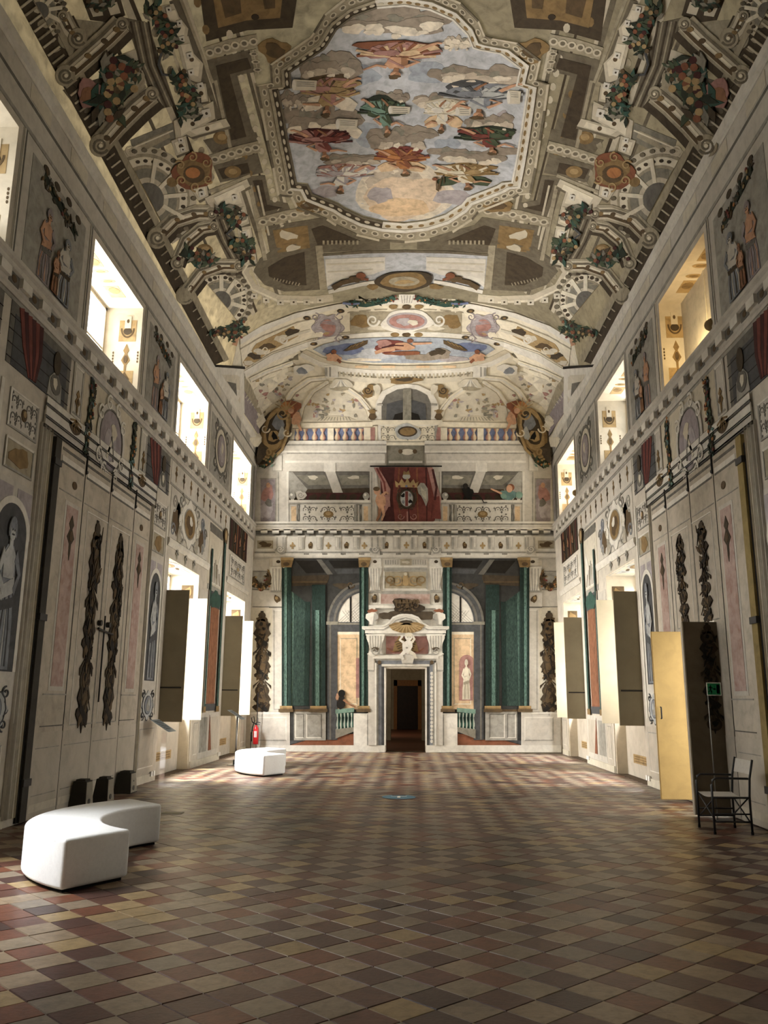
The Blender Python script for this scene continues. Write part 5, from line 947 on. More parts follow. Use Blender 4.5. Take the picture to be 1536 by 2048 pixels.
# ---- far end: coffers, arch, oval sky, apse, balustrade
VE('end_ground', lambda A: A.poly([(-40, 520), (-10, 380), (120, 300), (300, 235), (520, 195), (748, 182), (748, 862), (60, 862), (-20, 720)], 'cream', .004))
VE('flank_coffer', lambda A: (A.poly([(370, -70), (390, 150), (200, 160), (110, 130), (60, 70), (90, 10), (180, -50)], 'dtan', .008), A.poly([(290, -20), (300, 130), (210, 130), (130, 90), (125, 50), (200, 5)], 'umber', .014), A.poly([(340, -50), (372, -50), (392, 146), (360, 150)], 'tan', .02), *[A.line([(150+14*q, 108+3*q), (156+14*q, 96+3*q)], 4, 'tan', .02) for q in range(9)]))
VE('coffer_rim', lambda A: (A.line([(60, 10), (20, 70), (60, 140), (170, 190), (330, 196), (420, 186)], 34, 'ltan', .02), A.line([(50, 10), (10, 70), (52, 146), (166, 198), (330, 206)], 8, 'cream', .026)))
for i, (x, y) in enumerate(((15, 150), (60, 178), (115, 196), (180, 206), (240, 204), (300, 204), (360, 196))): VE('rim_block', lambda A: (A.rect(x-15, y-12, x+15, y+12, 'pale', .03), A.ell(x, y, 5, 4, 'umber', .036, 8)))
VE('pale_sky', lambda A: A.poly([(372, -2), (560, -14), (748, -18), (748, 150), (600, 130), (396, 152)], 'sky', .006))
VE('pale_block', lambda A: (A.poly([(384, 12), (655, 2), (655, 60), (600, 80), (420, 118), (392, 140)], 'white', .016), A.line([(390, 36), (650, 26)], 7, 'pale', .022), A.line([(396, 70), (600, 58)], 5, 'pale', .022)))
VE('sky_ledge', lambda A: A.poly([(748, -30), (560, -26), (372, -12), (372, -2), (560, -14), (748, -18)], 'dtan', .02))
ARC_O = [(-6, 372), (90, 312), (250, 252), (440, 212), (600, 196), (748, 190)]; ARC_M = [(-4, 396), (96, 336), (256, 272), (442, 232), (600, 216), (748, 210)]
ARC_J = [(10, 520), (140, 440), (300, 384), (450, 352), (600, 340), (748, 336)]; ARC_I = [(20, 548), (150, 470), (306, 408), (452, 372), (600, 360), (748, 356)]
def strip(nm, a, b, m, l):
    for i in range(len(a)-1): VE(nm, lambda A: A.poly([a[i], a[i+1], b[i+1], b[i]], m, l))
strip('arch_edge', ARC_O, ARC_M, 'white', .05); strip('arch_face', ARC_M, ARC_J, 'cream', .03); strip('arch_edge', ARC_J, ARC_I, 'white', .05)
strip('arch_line', [(x, y+20) for x, y in ARC_M], [(x, y+26) for x, y in ARC_M], 'tan', .036); strip('arch_line', [(x, y-10) for x, y in ARC_J], [(x, y-5) for x, y in ARC_J], 'tan', .036)
VE('olive_panel', lambda A: (A.poly([(8, 478), (70, 392), (240, 312), (262, 356), (120, 436), (24, 506)], 'ochre', .04), *[A.blob(x, y, 32, 15, m, .046, 14, .4, i) for i, (x, y, m) in enumerate(((60, 450, 'umber'), (120, 404, 'brown'), (180, 368, 'pale'), (90, 430, 'pale'), (230, 338, 'umber'), (40, 480, 'pale')))], A.spiral(190, 372, 20, 6, 'white', .052, 1.4), A.spiral(110, 420, 18, 6, 'cream', .052, 1.4), A.line([(200, 370), (260, 346), (316, 330)], 12, 'pale', .05)))
VE('mauve_cartouche', m_cartouche, 'lav', 'mauve', 'dpink', 'ochre', .05, 4, 6, T=bT(316, 246, 474, 390))
VE('olive_panel', lambda A: (A.rect(498, 246, 1000, 346, 'tan', .04), A.blob(545, 290, 40, 34, 'gold', .046, 14, .3, 2), A.blob(955, 290, 40, 34, 'gold', .046, 14, .3, 3), A.spiral(600, 285, 30, 10, 'white', .052, 1.4, 0), A.spiral(900, 285, 30, 10, 'white', .052, 1.4, 180, -1), A.blob(620, 320, 40, 12, 'pale', .05, 12, .3, 5), A.blob(880, 320, 40, 12, 'pale', .05, 12, .3, 6)), mir=False)
VE('central_cartouche', lambda A: (A.blob(754, 288, 112, 54, 'white', .06, 26, .14, 2), A.ell(754, 288, 92, 40, 'lav', .066, 26), A.ell(754, 288, 80, 32, 'dpink', .07, 24), A.blob(740, 288, 36, 16, 'lav', .074, 12, .3, 4), A.blob(782, 292, 24, 12, 'pale', .076, 12, .3, 5)), mir=False)
for x, y in ((300, 274), (334, 392), (454, 242), (478, 362)): VE('bronze_boss', lambda A: (A.ell(x, y, 17, 8, 'umber', .06, 12), A.ell(x-3, y-1, 8, 4, 'gold', .066, 10)))
VE('bronze_boss', lambda A: [A.ell(x, y, 20, 10, 'gold' if x != 752 else 'brown', .06, 12) for x, y in ((692, 222), (752, 224), (808, 222), (700, 350), (752, 350), (806, 350))], mir=False)
VE('laurel_swag', lambda A: garland(A, [(490, 206), (570, 214), (640, 200), (700, 180)], 30, .06, 8, cols=('leaf', 'green', 'dleaf'), n=46)); VE('blue_ribbon', lambda A: A.line([(462, 204), (500, 208), (540, 206)], 9, 'blue', .07))
VE('bracket', lambda A: (A.rect(718, 166, 790, 206, 'white', .06), *[A.line([(728+14*q, 170), (734+10*q, 204)], 3, 'grey', .066) for q in range(5)]), mir=False)
VE('gilt_shell', lambda A: (A.blob(742, 108, 130, 46, 'umber', .05, 24, .12, 3), A.blob(742, 104, 108, 36, 'gold', .056, 22, .12, 4), A.ell(742, 106, 70, 22, 'tan', .062, 20), A.blob(742, 108, 40, 10, 'ochre', .066, 12, .3, 5), A.blob(600, 132, 30, 12, 'gold', .05, 12, .3, 6), A.blob(884, 132, 30, 12, 'gold', .05, 12, .3, 7)), mir=False)
VE('pediment_slope', lambda A: (A.poly([(396, 150), (560, 112), (620, 104), (620, 118), (560, 128), (400, 166)], 'white', .04)))
VE('bronze_genius', lambda A: (A.line([(418, 138), (460, 112), (520, 100), (560, 96)], 24, 'brown', .06, 14), A.ell(545, 80, 22, 13, 'rust', .066, 14), A.blob(520, 96, 26, 14, 'brown', .064, 12, .3, 2), A.line([(545, 92), (580, 98)], 10, 'rust', .068)))
# oval sky with flying figures
OV = [(330, 420), (380, 396), (480, 374), (620, 366), (748, 364), (880, 366), (1020, 376), (1120, 398), (1150, 420), (1110, 446), (1020, 468), (890, 480), (748, 482), (600, 480), (480, 470), (380, 448)]
VE('oval_sky', lambda A: (A.poly(OV, 'dsky', .03), A.blob(470, 420, 90, 26, 'blue', .034, 16, .2, 2), A.blob(1040, 410, 70, 22, 'blue', .034, 16, .2, 3), A.blob(620, 440, 100, 24, 'sky', .036, 16, .2, 4)), mir=False)
VE('painted_cloud', lambda A: (A.blob(830, 455, 90, 16, 'dcloud', .04, 16, .3, 2), A.blob(900, 440, 60, 22, 'dcloud', .042, 14, .3, 3), A.blob(960, 462, 80, 12, 'lav', .04, 14, .3, 4), A.blob(560, 466, 70, 8, 'lcloud', .04, 14, .3, 5)), mir=False)
VE('flying_figure', lambda A: (A.blob(680, 404, 66, 30, 'red', .05, 18, .25, 2), A.blob(650, 392, 36, 18, 'dpink', .056, 14, .3, 3), A.line([(610, 434), (650, 420), (700, 414)], 14, 'skin', .056, 20), A.blob(740, 404, 46, 18, 'skin', .06, 16, .2, 5), A.ell(768, 378, 14, 9, 'rust', .066, 12), A.line([(780, 392), (820, 390), (866, 388)], 12, 'skin', .064, 7), A.blob(740, 436, 76, 10, 'rust', .054, 14, .3, 6), A.line([(640, 410), (690, 398), (740, 400)], 6, 'dred', .062)), mir=False)
VE('bronze_wing', lambda A: (A.poly([(468, 424), (500, 400), (578, 376), (576, 392), (530, 416), (480, 426)], 'brown', .05), *[A.line([(490+18*q, 414-7*q), (506+18*q, 400-7*q)], 4, 'gold', .056) for q in range(4)]))
VE('painted_putto', lambda A: (A.blob(425, 456, 30, 20, 'skin', .06, 14, .3, 2), A.ell(425, 428, 12, 10, 'rust', .066, 12), A.line([(440, 462), (456, 478)], 12, 'rust', .064), A.line([(412, 436), (390, 446)], 8, 'skin', .066)))
VE('painted_demon', lambda A: A.blob(892, 430, 32, 16, 'umber', .06, 14, .5, 4), mir=False)
# rim under the oval, consoles and ribs
strip('oval_rim', [(300, 420), (372, 456), (480, 482), (600, 492), (748, 494)], [(280, 432), (364, 474), (476, 502), (600, 512), (748, 514)], 'ltan', .04)
strip('oval_rim', [(280, 432), (364, 474), (476, 502), (600, 512), (748, 514)], [(270, 450), (360, 496), (476, 528), (600, 540), (748, 542)], 'white', .05)
strip('oval_rim', [(420, 520), (510, 540), (620, 550), (748, 552)], [(430, 548), (520, 566), (624, 574), (748, 576)], 'pale', .034)
for x in range(430, 750, 17): VE('rim_dentil', lambda A: A.rect(x, 518+14*math.sin((x-430)/320*1.5), x+8, 540+12*math.sin((x-430)/320*1.5), 'tan' if (x//17) % 2 else 'ltan', .056))
VE('peach_tablet', lambda A: [A.rect(x, 492, x+60, 502, 'peach', .056) for x in (520, 640)])
VE('console_cluster', lambda A: (A.blob(285, 510, 44, 26, 'white', .06, 16, .3, 2), A.blob(280, 516, 26, 14, 'slate', .066, 12, .3, 3), A.poly([(380, 490), (440, 490), (445, 545), (390, 548)], 'white', .06), A.rect(384, 500, 396, 540, 'grey', .066), A.rect(404, 498, 412, 542, 'grey', .066)))
VE('shell_console', lambda A: (A.blob(456, 578, 46, 28, 'pale', .06, 18, .25, 2), *[A.line([(456, 556), (420+18*q, 598)], 5, 'grey' if q % 2 else 'white', .066) for q in range(5)], A.blob(455, 598, 40, 10, 'tan', .07, 12, .25, 3)))
VE('shell_console', lambda A: (A.blob(745, 560, 70, 16, 'gold', .06, 18, .25, 4), A.blob(745, 556, 36, 9, 'umber', .066, 12, .3, 5)), mir=False)
VE('apse_bay', lambda A: (A.poly([(286, 740), (290, 690), (320, 630), (370, 588), (440, 600), (520, 640), (570, 700), (580, 742)], 'pale', .012), *[A.blob(300+rn.random()*260, 620+rn.random()*105, 5+rn.random()*9, 4+rn.random()*6, rn.choice(('tan', 'dpink', 'shade', 'lav', 'ochre')), .018+.0004*q, 8, .5, q) for q in range(46)], A.poly([(330, 744), (370, 726), (430, 722), (490, 728), (530, 744)], 'ltan', .026), *[A.line([(350+15*q, 744), (370+12*q, 728)], 3, 'shade', .03) for q in range(11)]))
VE('apse_bay', lambda A: (A.poly([(44, 620), (110, 560), (230, 520), (300, 530), (240, 590), (190, 650), (110, 690), (60, 690)], 'pale', .012), *[A.blob(70+rn.random()*190, 545+rn.random()*120, 5+rn.random()*9, 4+rn.random()*6, rn.choice(('tan', 'dpink', 'shade', 'lav', 'ochre')), .018+.0004*q, 8, .5, q) for q in range(40)]))
for P, w in (([(200, 670), (240, 610), (310, 560), (390, 552)], 26), ([(270, 740), (284, 680), (330, 612), (400, 566)], 18), ([(470, 590), (540, 640), (580, 690), (596, 742)], 24), ([(40, 560), (120, 520), (240, 480)], 22)): VE('vault_rib', lambda A: (A.line(P, w, 'cream', .04), A.line(P, w*.3, 'white', .046), A.line([(x+w*.45, y+w*.3) for x, y in P], w*.16, 'tan', .044)))
VE('scroll_figure', lambda A: (A.blob(582, 610, 26, 30, 'gold', .05, 14, .35, 2), A.spiral(578, 606, 18, 6, 'umber', .056), A.blob(620, 600, 16, 24, 'pale', .054, 12, .3, 3)))
VE('gilt_urn', lambda A: (A.blob(598, 704, 14, 10, 'gold', .06, 10, .2, 2), A.poly([(588, 712), (610, 712), (618, 730), (606, 742), (590, 742), (580, 730)], 'brown', .06), A.line([(578, 700), (618, 700)], 5, 'gold', .066)))
VE('end_window', lambda A: (A.poly([(612, 742), (612, 670), (640, 612), (700, 582), (752, 576), (806, 582), (868, 612), (896, 670), (896, 742)], 'white', .04), A.poly([(640, 742), (640, 666), (660, 628), (710, 602), (752, 598), (796, 602), (846, 628), (862, 666), (862, 742)], 'dgrey', .05), A.poly([(660, 742), (664, 668), (720, 652), (736, 650), (736, 742)], 'dslate', .056), A.poly([(774, 742), (774, 650), (790, 652), (838, 668), (842, 742)], 'dslate', .056), A.poly([(690, 742), (700, 716), (736, 706), (736, 742)], 'ink', .06), A.poly([(774, 742), (774, 706), (806, 716), (816, 742)], 'ink', .06), A.rect(736, 598, 774, 742, 'shade', .064), A.line([(620, 672), (645, 672)], 8, 'grey', .066), A.line([(862, 672), (890, 672)], 8, 'grey', .066)), mir=False)
# balustrade over the back wall
VE('blue_ground', lambda A: A.poly([(250, 776), (588, 776), (588, 842), (244, 842)], 'blue', .012))
VE('balustrade_rail', lambda A: (A.poly([(240, 756), (600, 750), (600, 776), (236, 782)], 'cream', .06), A.line([(238, 780), (600, 774)], 4, 'tan', .066)))
VE('balustrade_foot', lambda A: A.poly([(230, 838), (612, 836), (612, 852), (226, 854)], 'cream', .06))
for x in (262, 296, 338, 374, 440, 476, 514, 548): VE('baluster', m_baluster, 'peach', 'dpink', 'cream', .034, T=bT(x-14, 780, x+14, 840))
VE('balustrade_pier', lambda A: A.rect(396, 772, 424, 842, 'cream', .05)); VE('balustrade_pier', lambda A: (A.rect(560, 768, 622, 846, 'cream', .05), A.rect(590, 774, 610, 836, 'dpink', .056)))
VE('pierced_panel', m_pierced, 'cream', 'shade', 'cream', .05, 3, T=bT(624, 764, 892, 842), mir=False)
VE('panel_cartouche', lambda A: (A.blob(757, 796, 60, 36, 'silver', .08, 20, .15, 2), A.ell(757, 794, 44, 24, 'umber', .086, 20), A.ell(757, 794, 36, 18, 'gold', .09, 18)), mir=False)
VE('panel_rail', lambda A: (A.rect(600, 742, 914, 764, 'cream', .07), A.rect(600, 842, 914, 856, 'cream', .07)), mir=False)
# corner pedestals, side balustrade and the two coats of arms
VP('corner_pedestal', lambda A: (A.poly([(427, 732), (485, 736), (486, 826), (479, 826)], 'white', .05), A.poly([(440, 748), (476, 750), (477, 806), (470, 796)], 'pale', .056), A.poly([(450, 762), (468, 766), (470, 792), (462, 780)], 'dgrey', .062), A.poly([(424, 728), (486, 732), (486, 737), (427, 733)], 'ink', .064)))
VP('side_balustrade', lambda A: (A.poly([(487, 780), (519, 826), (520, 874), (487, 826)], 'mauve', .02), *[A.line([(489+4.2*q, 796+5.5*q), (493+4.0*q, 790+5.5*q)], 1.6, 'pale', .03) for q in range(8)], A.poly([(487, 752), (500, 770), (526, 832), (520, 836), (487, 780)], 'tan', .03)))
VP('coat_of_arms', lambda A: (A.blob(546, 874, 31, 62, 'umber', .1, 24, .16, 2, .3), A.blob(551, 864, 27, 50, 'gold', .108, 22, .14, 3, .3), A.blob(553, 858, 22, 42, 'ochre', .112, 20, .14, 4, .3), A.blob(554, 856, 18, 36, 'umber', .116, 20, .1, 4, .3), A.blob(558, 846, 12, 15, 'slate', .12, 14, .2, 5, .3), A.blob(549, 873, 11, 12, 'ochre', .122, 12, .2, 6), A.blob(550, 873, 6, 7, 'black', .127, 10, .5, 7), A.blob(564, 868, 6, 14, 'silver', .122, 12, .3, 5, .3), A.spiral(566, 828, 13, 4, 'ochre', .128, 1.4), A.spiral(538, 906, 12, 4, 'ochre', .128, 1.4), A.spiral(575, 866, 9, 3, 'cream', .128, 1.2), A.spiral(532, 858, 9, 3, 'cream', .128, 1.2), A.line([(575, 838), (577, 868), (565, 900), (552, 912)], 5, 'ochre', .126), A.line([(540, 836), (531, 866), (530, 890), (536, 908)], 4, 'ochre', .126), garland(A, [(522, 918), (532, 930), (546, 918)], 16, .13, 3, n=24)))
VP('crest', lambda A: (A.blob(578, 822, 26, 18, 'rust', .1, 18, .45, 3), A.blob(574, 818, 16, 12, 'orange', .108, 14, .4, 4), *[A.line([(574, 820), (574+24*math.cos(t), 812+18*math.sin(t))], 4, 'ochre', .112, 1) for t in (3.4, 4.0, 4.6, 5.2, 5.8)], A.ell(583, 822, 6, 6, 'skin', .118, 10), A.blob(594, 838, 9, 14, 'skin', .116, 12, .3, 5), A.line([(596, 846), (604, 862)], 6, 'skin', .12, 4)))
VP('flank_putto', lambda A: (A.line([(466, 690), (472, 672), (482, 660)], 9, 'skin', .05, 6), garland(A, [(450, 664), (466, 674), (478, 660), (490, 656)], 18, .05, 4, n=30), A.ell(466, 662, 5, 5, 'rust', .07, 10)))
# ------------------------------------------------------------------ furniture and loose things
def child(p, name, bm, m, smooth=False, **k):
    bmesh.ops.recalc_face_normals(bm, faces=bm.faces); return from_bm(name, bm, m, p, smooth, **k)
# curved white bench
def bench(cx, cy, label):
    a0, a1, ri, ro, H = math.radians(137.5), math.radians(238.5), 1.17, 1.86, .43
    mx, my = cx+1.5*math.cos((a0+a1)/2), cy+1.5*math.sin((a0+a1)/2)
    t = thing('curved_bench', label, 'bench', (mx, my, 0), 'white curved benches')
    def ring(z0, z1, i, o, bev, n=28, pad=0.0):
        bm = bmesh.new(); prof = [(i, z0), (o, z0), (o, z1), (i, z1)]; R = []
        for k in range(n+1):
            a = a0+pad+(a1-a0-2*pad)*k/n; R.append([bm.verts.new((cx-mx+r*math.cos(a), cy-my+r*math.sin(a), z)) for r, z in prof])
        for A, B in zip(R, R[1:]):
            for q in range(4): bm.faces.new((A[q], A[(q+1) % 4], B[(q+1) % 4], B[q]))
        bm.faces.new(R[0]); bm.faces.new(R[-1][::-1])
        if bev:
            bmesh.ops.recalc_face_normals(bm, faces=bm.faces); E = [e for e in bm.edges if e.calc_face_angle(0) > .6]
            bmesh.ops.bevel(bm, geom=E, offset=bev, segments=4, affect='EDGES', profile=.5)
        return bm
    s = child(t, 'upholstered_body', ring(.03, H, ri, ro, .035), 'fabric', True)
    child(t, 'plinth', ring(0, .03, ri+.05, ro-.05, 0, pad=.03), 'rubber')
    for r_ in (ri+.006, ro-.006):
        bm = bmesh.new(); tube(bm, [(cx-mx+r_*math.cos(a0+(a1-a0)*k/24), cy-my+r_*math.sin(a0+(a1-a0)*k/24), H-.03) for k in range(1, 24)], .006, 6); child(s, 'piping', bm, 'fabric', True)
    return t
bench(-1.90, 8.79, 'large white upholstered curved bench in the left foreground on the tiles')
bench(-2.02, 19.02, 'white upholstered curved bench far off near the fire extinguisher and back wall')
# folding director's chair
ch = thing('director_chair', 'black tubular folding chair with white canvas seat and back by the right wall', 'chair', (3.93, 11.06, 0))
def cp(x, y, z): return (x-3.93, y-11.06, z)
XF_, XB_, Y0_, Y1_ = 3.70, 4.17, 10.78, 11.34
for y in (Y0_, Y1_):
    bm = bmesh.new(); tube(bm, [cp(XF_, y, 0), cp(XF_, y, .58), cp(XF_+.015, y, .635), cp(XF_+.06, y, .66), cp(XB_-.02, y, .655)], .014, 10); child(ch, 'front_leg', bm, 'black_metal', True)
    bm = bmesh.new(); tube(bm, [cp(XB_-.02, y, 0), cp(XB_-.02, y, .45), cp(XB_, y, .66), cp(XB_+.05, y, .88)], .014, 10); b = child(ch, 'rear_leg', bm, 'black_metal', True)
    for z in (.15, .24): bm = bmesh.new(); tube(bm, [cp(XF_, y, z), cp(XB_-.02, y, z)], .01, 8); child(ch, 'side_rail', bm, 'black_metal', True)
    for x in (XF_, XB_-.02): bm = bmesh.new(); lathe(bm, [(.017, 0), (.017, .035)], cp(x, y, 0), 10); child(ch, 'foot_cap', bm, 'rubber')
    bm = bmesh.new(); tube(bm, [cp(XF_+.01, y, .43), cp(XB_-.03, y, .43)], .012, 8); child(ch, 'seat_rail', bm, 'black_metal', True)
for x in (XF_+.02, XB_-.04):
    for za, zb in ((.42, .16), (.16, .42)): bm = bmesh.new(); tube(bm, [cp(x, Y0_+.01, za), cp(x, Y1_-.01, zb)], .009, 8); child(ch, 'cross_brace', bm, 'black_metal', True)
bm = bmesh.new()
for i in range(9):
    for j in (0, 1): bm.verts.new(cp(XF_+.01+(XB_-.04-XF_)*j, Y0_+(Y1_-Y0_)*i/8, .445-.03*math.sin(math.pi*i/8)))
bm.verts.ensure_lookup_table()
for i in range(8): bm.faces.new((bm.verts[2*i], bm.verts[2*i+1], bm.verts[2*i+3], bm.verts[2*i+2]))
bmesh.ops.solidify(bm, geom=list(bm.faces), thickness=.006); child(ch, 'canvas_seat', bm, 'canvas')
bm = bmesh.new()
for i in range(9):
    for j in (0, 1): bm.verts.new(cp(XB_+.012+.035*j+.02*math.sin(math.pi*i/8), Y0_-.012+(Y1_-Y0_+.024)*i/8, .70+.165*j))
bm.verts.ensure_lookup_table()
for i in range(8): bm.faces.new((bm.verts[2*i], bm.verts[2*i+1], bm.verts[2*i+3], bm.verts[2*i+2]))
bmesh.ops.solidify(bm, geom=list(bm.faces), thickness=.006); child(ch, 'canvas_back', bm, 'canvas')
# emergency exit sign on a thin stand
ex = thing('exit_sign', 'green emergency exit sign on a thin steel stand behind the folding chair', 'sign', (4.25, 12.0, 0))
bm = bmesh.new(); tube(bm, [(-.085, 0, .012), (-.085, 0, 1.84)], .008, 8); child(ex, 'stand_pole', bm, 'steel', True)
bm = bmesh.new(); bbox(bm, -.16, -.13, 0, .12, .13, .012); child(ex, 'base_plate', bm, 'steel')
bm = bmesh.new(); bbox(bm, -.1, -.014, 1.66, .1, -.006, 1.84); pl = child(ex, 'sign_plate', bm, 'label_white')
bm = bmesh.new(); bbox(bm, -.088, -.018, 1.672, .088, -.0135, 1.828); child(pl, 'green_field', bm, 'sign_green')
def flat(parts, y): 
    bm = bmesh.new()
    for P in parts:
        f = bm.faces.new([bm.verts.new((x, y, z)) for x, z in P]); bmesh.ops.solidify(bm, geom=[f], thickness=.002)
    return bm
child(pl, 'door_symbol', flat([[(.034, 1.69), (.076, 1.69), (.076, 1.81), (.034, 1.81)]], -.02), 'label_white')
child(pl, 'arrow_symbol', flat([[(-.012, 1.742), (.008, 1.742), (.008, 1.73), (.028, 1.75), (.008, 1.77), (.008, 1.758), (-.012, 1.758)]], -.02), 'label_white')
child(pl, 'running_figure', flat([[(-.052, 1.79), (-.04, 1.79), (-.038, 1.805), (-.054, 1.805)], [(-.06, 1.785), (-.036, 1.782), (-.042, 1.745), (-.058, 1.745)], [(-.036, 1.78), (-.02, 1.765), (-.022, 1.76), (-.04, 1.77)], [(-.06, 1.782), (-.076, 1.765), (-.074, 1.76), (-.056, 1.772)], [(-.046, 1.746), (-.03, 1.72), (-.034, 1.69), (-.042, 1.69), (-.04, 1.716), (-.054, 1.744)], [(-.058, 1.748), (-.066, 1.72), (-.084, 1.71), (-.084, 1.702), (-.06, 1.712), (-.05, 1.744)]], -.02), 'label_white')
# fire extinguisher on its floor stand
fe = thing('fire_extinguisher', 'red fire extinguisher on a black floor stand in the far left corner', 'fire extinguisher', (-4.62, 25.3, 0))
bm = bmesh.new(); bbox(bm, -.2, -.14, 0, .2, .14, .02); tube(bm, [(-.16, .08, .02), (-.16, .08, .55), (-.1, .08, .62), (0, .1, .62)], .012, 8); tube(bm, [(0, .11, .02), (0, .11, 1.72)], .012, 8); child(fe, 'floor_stand', bm, 'black_metal')
bm = bmesh.new(); lathe(bm, [(.06, .22), (.08, .235), (.08, .66), (.07, .7), (.03, .74), (.028, .77)], (0, 0, 0), 20); cy = child(fe, 'cylinder', bm, 'ext_red', True)
bm = bmesh.new()
for k in range(7):
    for z in (.42, .6): a = math.radians(-120+k*10); bm.verts.new((.082*math.cos(a), .082*math.sin(a), z))
bm.verts.ensure_lookup_table()
for k in range(6): bm.faces.new((bm.verts[2*k], bm.verts[2*k+2], bm.verts[2*k+3], bm.verts[2*k+1]))
bmesh.ops.solidify(bm, geom=list(bm.faces), thickness=-.002); child(cy, 'printed_label', bm, 'label_white')
bm = bmesh.new(); lathe(bm, [(.03, .77), (.03, .82)], (0, 0, 0), 12); tube(bm, [(-.02, 0, .82), (.05, -.02, .86), (.13, -.03, .84)], .012, 8); tube(bm, [(-.02, 0, .8), (.06, -.02, .8), (.12, -.03, .78)], .01, 8); child(fe, 'valve', bm, 'black_metal')
bm = bmesh.new(); tube(bm, [(-.02, 0, .8), (-.12, -.02, .86), (-.15, -.02, .98), (-.08, -.01, 1.02), (-.05, 0, .9), (-.11, 0, .7), (-.13, 0, .5), (-.12, 0, .3)], .014, 8); child(fe, 'hose', bm, 'rubber', True)
# information lecterns
def lectern(x, y, label, clear):
    t = thing('information_lectern', label, 'lectern', (x, y, 0), 'information lecterns along the left wall')
    bm = bmesh.new(); bbox(bm, -.16, -.2, 0, .16, .2, .015); child(t, 'base_plate', bm, 'acrylic' if clear else 'steel')
    if clear: bm = bmesh.new(); bbox(bm, -.01, -.17, .015, .01, .17, .96); child(t, 'clear_upright', bm, 'acrylic')
    else:
        bm = bmesh.new(); tube(bm, [(0, 0, .015), (0, 0, 1.12)], .025, 12); child(t, 'post', bm, 'steel', True)
        bm = bmesh.new(); bbox(bm, -.05, -.05, .015, .05, .05, .12); child(t, 'foot_block', bm, 'dslate')
    bm = bmesh.new(); z = .98 if clear else 1.1
    v = [bm.verts.new(p) for p in ((-.2, -.27, z+.18), (.16, -.27, z-.04), (.16, .27, z-.04), (-.2, .27, z+.18))]; f = bm.faces.new(v); bmesh.ops.solidify(bm, geom=[f], thickness=.02)
    pn = child(t, 'text_panel', bm, 'panel_blue')
    bm = bmesh.new()
    for q in range(6): bm.faces.new([bm.verts.new((-.2+.36*s_, yy, z+.18-.22*s_+.012)) for s_, yy in ((.15+.12*q, -.2), (.2+.12*q, -.2), (.2+.12*q, .2-.05*(q % 3)), (.15+.12*q, .2-.05*(q % 3)))])
    bmesh.ops.solidify(bm, geom=list(bm.faces), thickness=.002); child(pn, 'print_lines', bm, 'slate')
    return t
glassy('acrylic', .16, (.9, .92, .95))
lectern(-4.68, 16.05, 'tilted grey-blue information panel on a clear upright beside the first left shutter', True)
lectern(-4.2, 20.45, 'tilted information panel on a thin steel post near the far left window', False)
# three low spotlight housings by the left door
def housing(x, y, label, w=.26, h=.4, dp=.3):
    t = thing('spotlight_housing', label, 'floor lamp', (x, y, 0), 'spotlight housings by the left door')
    bm = bmesh.new(); P = [(-w/2, -dp/2), (w/2, -dp/2), (w/2, dp/2), (-w/2, dp/2)]; Q = [(-w*.32, -dp*.36), (w*.4, -dp*.36), (w*.4, dp*.4), (-w*.32, dp*.4)]
    a = [bm.verts.new((x_, y_, 0)) for x_, y_ in P]; b = [bm.verts.new((x_, y_, h)) for x_, y_ in Q]
    bm.faces.new(a[::-1]); bm.faces.new(b)
    for i in range(4): bm.faces.new((a[i], a[(i+1) % 4], b[(i+1) % 4], b[i]))
    bmesh.ops.bevel(bm, geom=[e for e in bm.edges if min(v.co.z for v in e.verts) > .1], offset=.025, segments=3, affect='EDGES'); child(t, 'casing', bm, 'box_dark')
    bm = bmesh.new(); f = bm.faces.new([bm.verts.new(p) for p in ((w*.5+.004, -dp*.47, .02), (w*.5+.004, dp*.47, .02), (w*.41+.006, dp*.36, h-.04), (w*.41+.006, -dp*.33, h-.04))]); bmesh.ops.solidify(bm, geom=[f], thickness=.006); sp = child(t, 'side_panel', bm, 'pale')
    bm = bmesh.new()
    for q in range(3): tube(bm, [(w*.48-.02*q+.006, -.03+.03*(q % 2), .09+.09*q), (w*.48-.02*q+.016, -.03+.03*(q % 2), .09+.09*q)], .04-.006*q, 10)
    child(sp, 'printed_motif', bm, 'dgrey')
    return t
housing(-4.83, 12.55, 'dark tapered floor spotlight housing by the left door, nearest and leftmost of three')
housing(-4.73, 13.18, 'dark tapered floor spotlight housing by the left door, middle one of three', .24, .38)
housing(-4.82, 14.45, 'dark tapered floor spotlight housing by the left door, farthest of three', .3, .36, .34)
# floor sticker and sheet of paper
st = thing('floor_sticker', 'round blue sticker with a small white mark on the centre of the floor', 'sticker', (-.2, 14.25, .008))
bm = bmesh.new(); lathe(bm, [(.28, 0), (.28, .002)], (0, 0, 0), 40); d_ = child(st, 'blue_disc', bm, 'sticker')
bm = bmesh.new(); bbox(bm, -.025, -.11, .002, .025, .11, .0035); bbox(bm, -.13, .07, .002, -.03, .1, .0035); bbox(bm, .03, .07, .002, .13, .1, .0035); child(d_, 'white_mark', bm, 'label_white')
bm = bmesh.new(); bbox(bm, -.11, .17, .002, .11, .24, .0035); child(d_, 'dark_band', bm, 'dslate')
bm = bmesh.new(); v = [bm.verts.new(p) for p in ((-.15, -.1, .001), (.14, -.12, .001), (.15, .1, .003), (-.14, .11, .004))]; f = bm.faces.new(v); bmesh.ops.solidify(bm, geom=[f], thickness=.0015)
pp = from_bm('paper_sheet', bm, 'paper', loc=(-3.33, 12.06, .008)); pp['label'] = 'loose white sheet of paper on the floor beyond the large bench'; pp['category'] = 'paper'
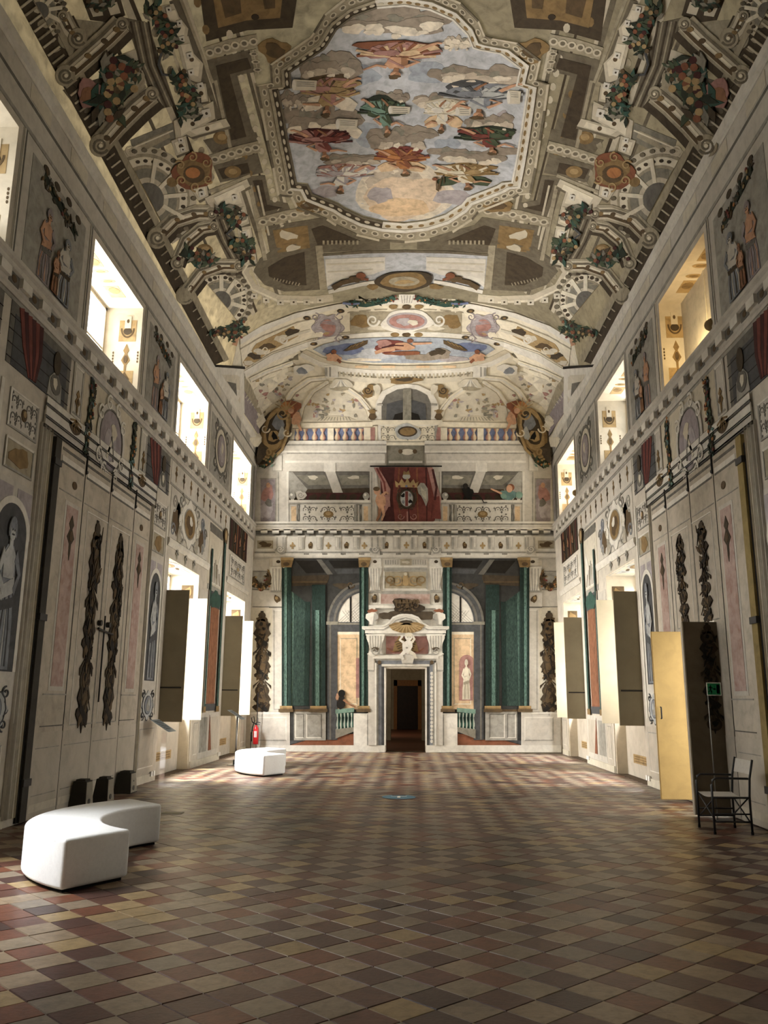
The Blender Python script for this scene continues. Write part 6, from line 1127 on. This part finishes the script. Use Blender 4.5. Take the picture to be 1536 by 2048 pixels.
# small warm spotlights on the right cornice
def spot(x, y, z, label, power, aim):
    t = thing('cornice_spotlight', label, 'lamp', (x, y, z), 'spotlights on the right cornice')
    bm = bmesh.new(); tube(bm, [(.02, -.09, .17), (.0, -.03, .19), (-.01, .07, .2), (-.01, .1, .2)], [.05, .085, .09, .075], 14); hd = child(t, 'lamp_head', bm, 'gold', True)
    bm = bmesh.new(); tube(bm, [(0, 0, 0), (0, 0, .14)], .018, 8); child(t, 'bracket', bm, 'iron')
    bm = bmesh.new(); lathe(bm, [(.06, 0), (.06, .012)], (0, 0, 0), 14); child(t, 'foot', bm, 'iron')
    bm = bmesh.new(); tube(bm, [(-.01, .1, .2), (-.01, .112, .2)], .06, 14); child(hd, 'lens', bm, [emis('lamp_lens', (1, .8, .5), 6)])
    l = bpy.data.lights.new('spotlight_bulb', 'AREA'); l.shape = 'DISK'; l.size = .12; l.energy = power; l.color = (1, .74, .38); l.spread = math.radians(150)
    o = bpy.data.objects.new('spotlight_bulb', l); COL.objects.link(o); o.parent = t; o.location = (.03, .15, .2); o.rotation_euler = (Vector(aim)-Vector((x+.03, y+.15, z+.2))).to_track_quat('-Z', 'Y').to_euler()
    return t
spot(4.56, 11.72, 6.965, 'small brass spotlight on the cornice below the boarded right window', 22, (5.0, 13.0, 7.3))
spot(4.56, 22.25, 6.965, 'small dark spotlight on the cornice at the farthest right upper window', 22, (5.1, 23.6, 7.9))
# uplight on the sill of the boarded window
wb = WINS['U', 1, 1]
up = pbox(wb, 'sill_uplight', 4.66, 12.95, 7.0, 4.76, 13.15, 7.05, 'iron')
l = bpy.data.lights.new('uplight_bulb', 'AREA'); l.shape = 'RECTANGLE'; l.size = .2; l.size_y = .08; l.energy = 26; l.color = (1, .74, .4)
o = bpy.data.objects.new('uplight_bulb', l); COL.objects.link(o); o.location = (4.71, 13.05, 7.06); o.rotation_euler = Vector((.75, .05, .65)).to_track_quat('-Z', 'Y').to_euler(); o.parent = wb; o.matrix_parent_inverse = Matrix.Translation(-wb.location)
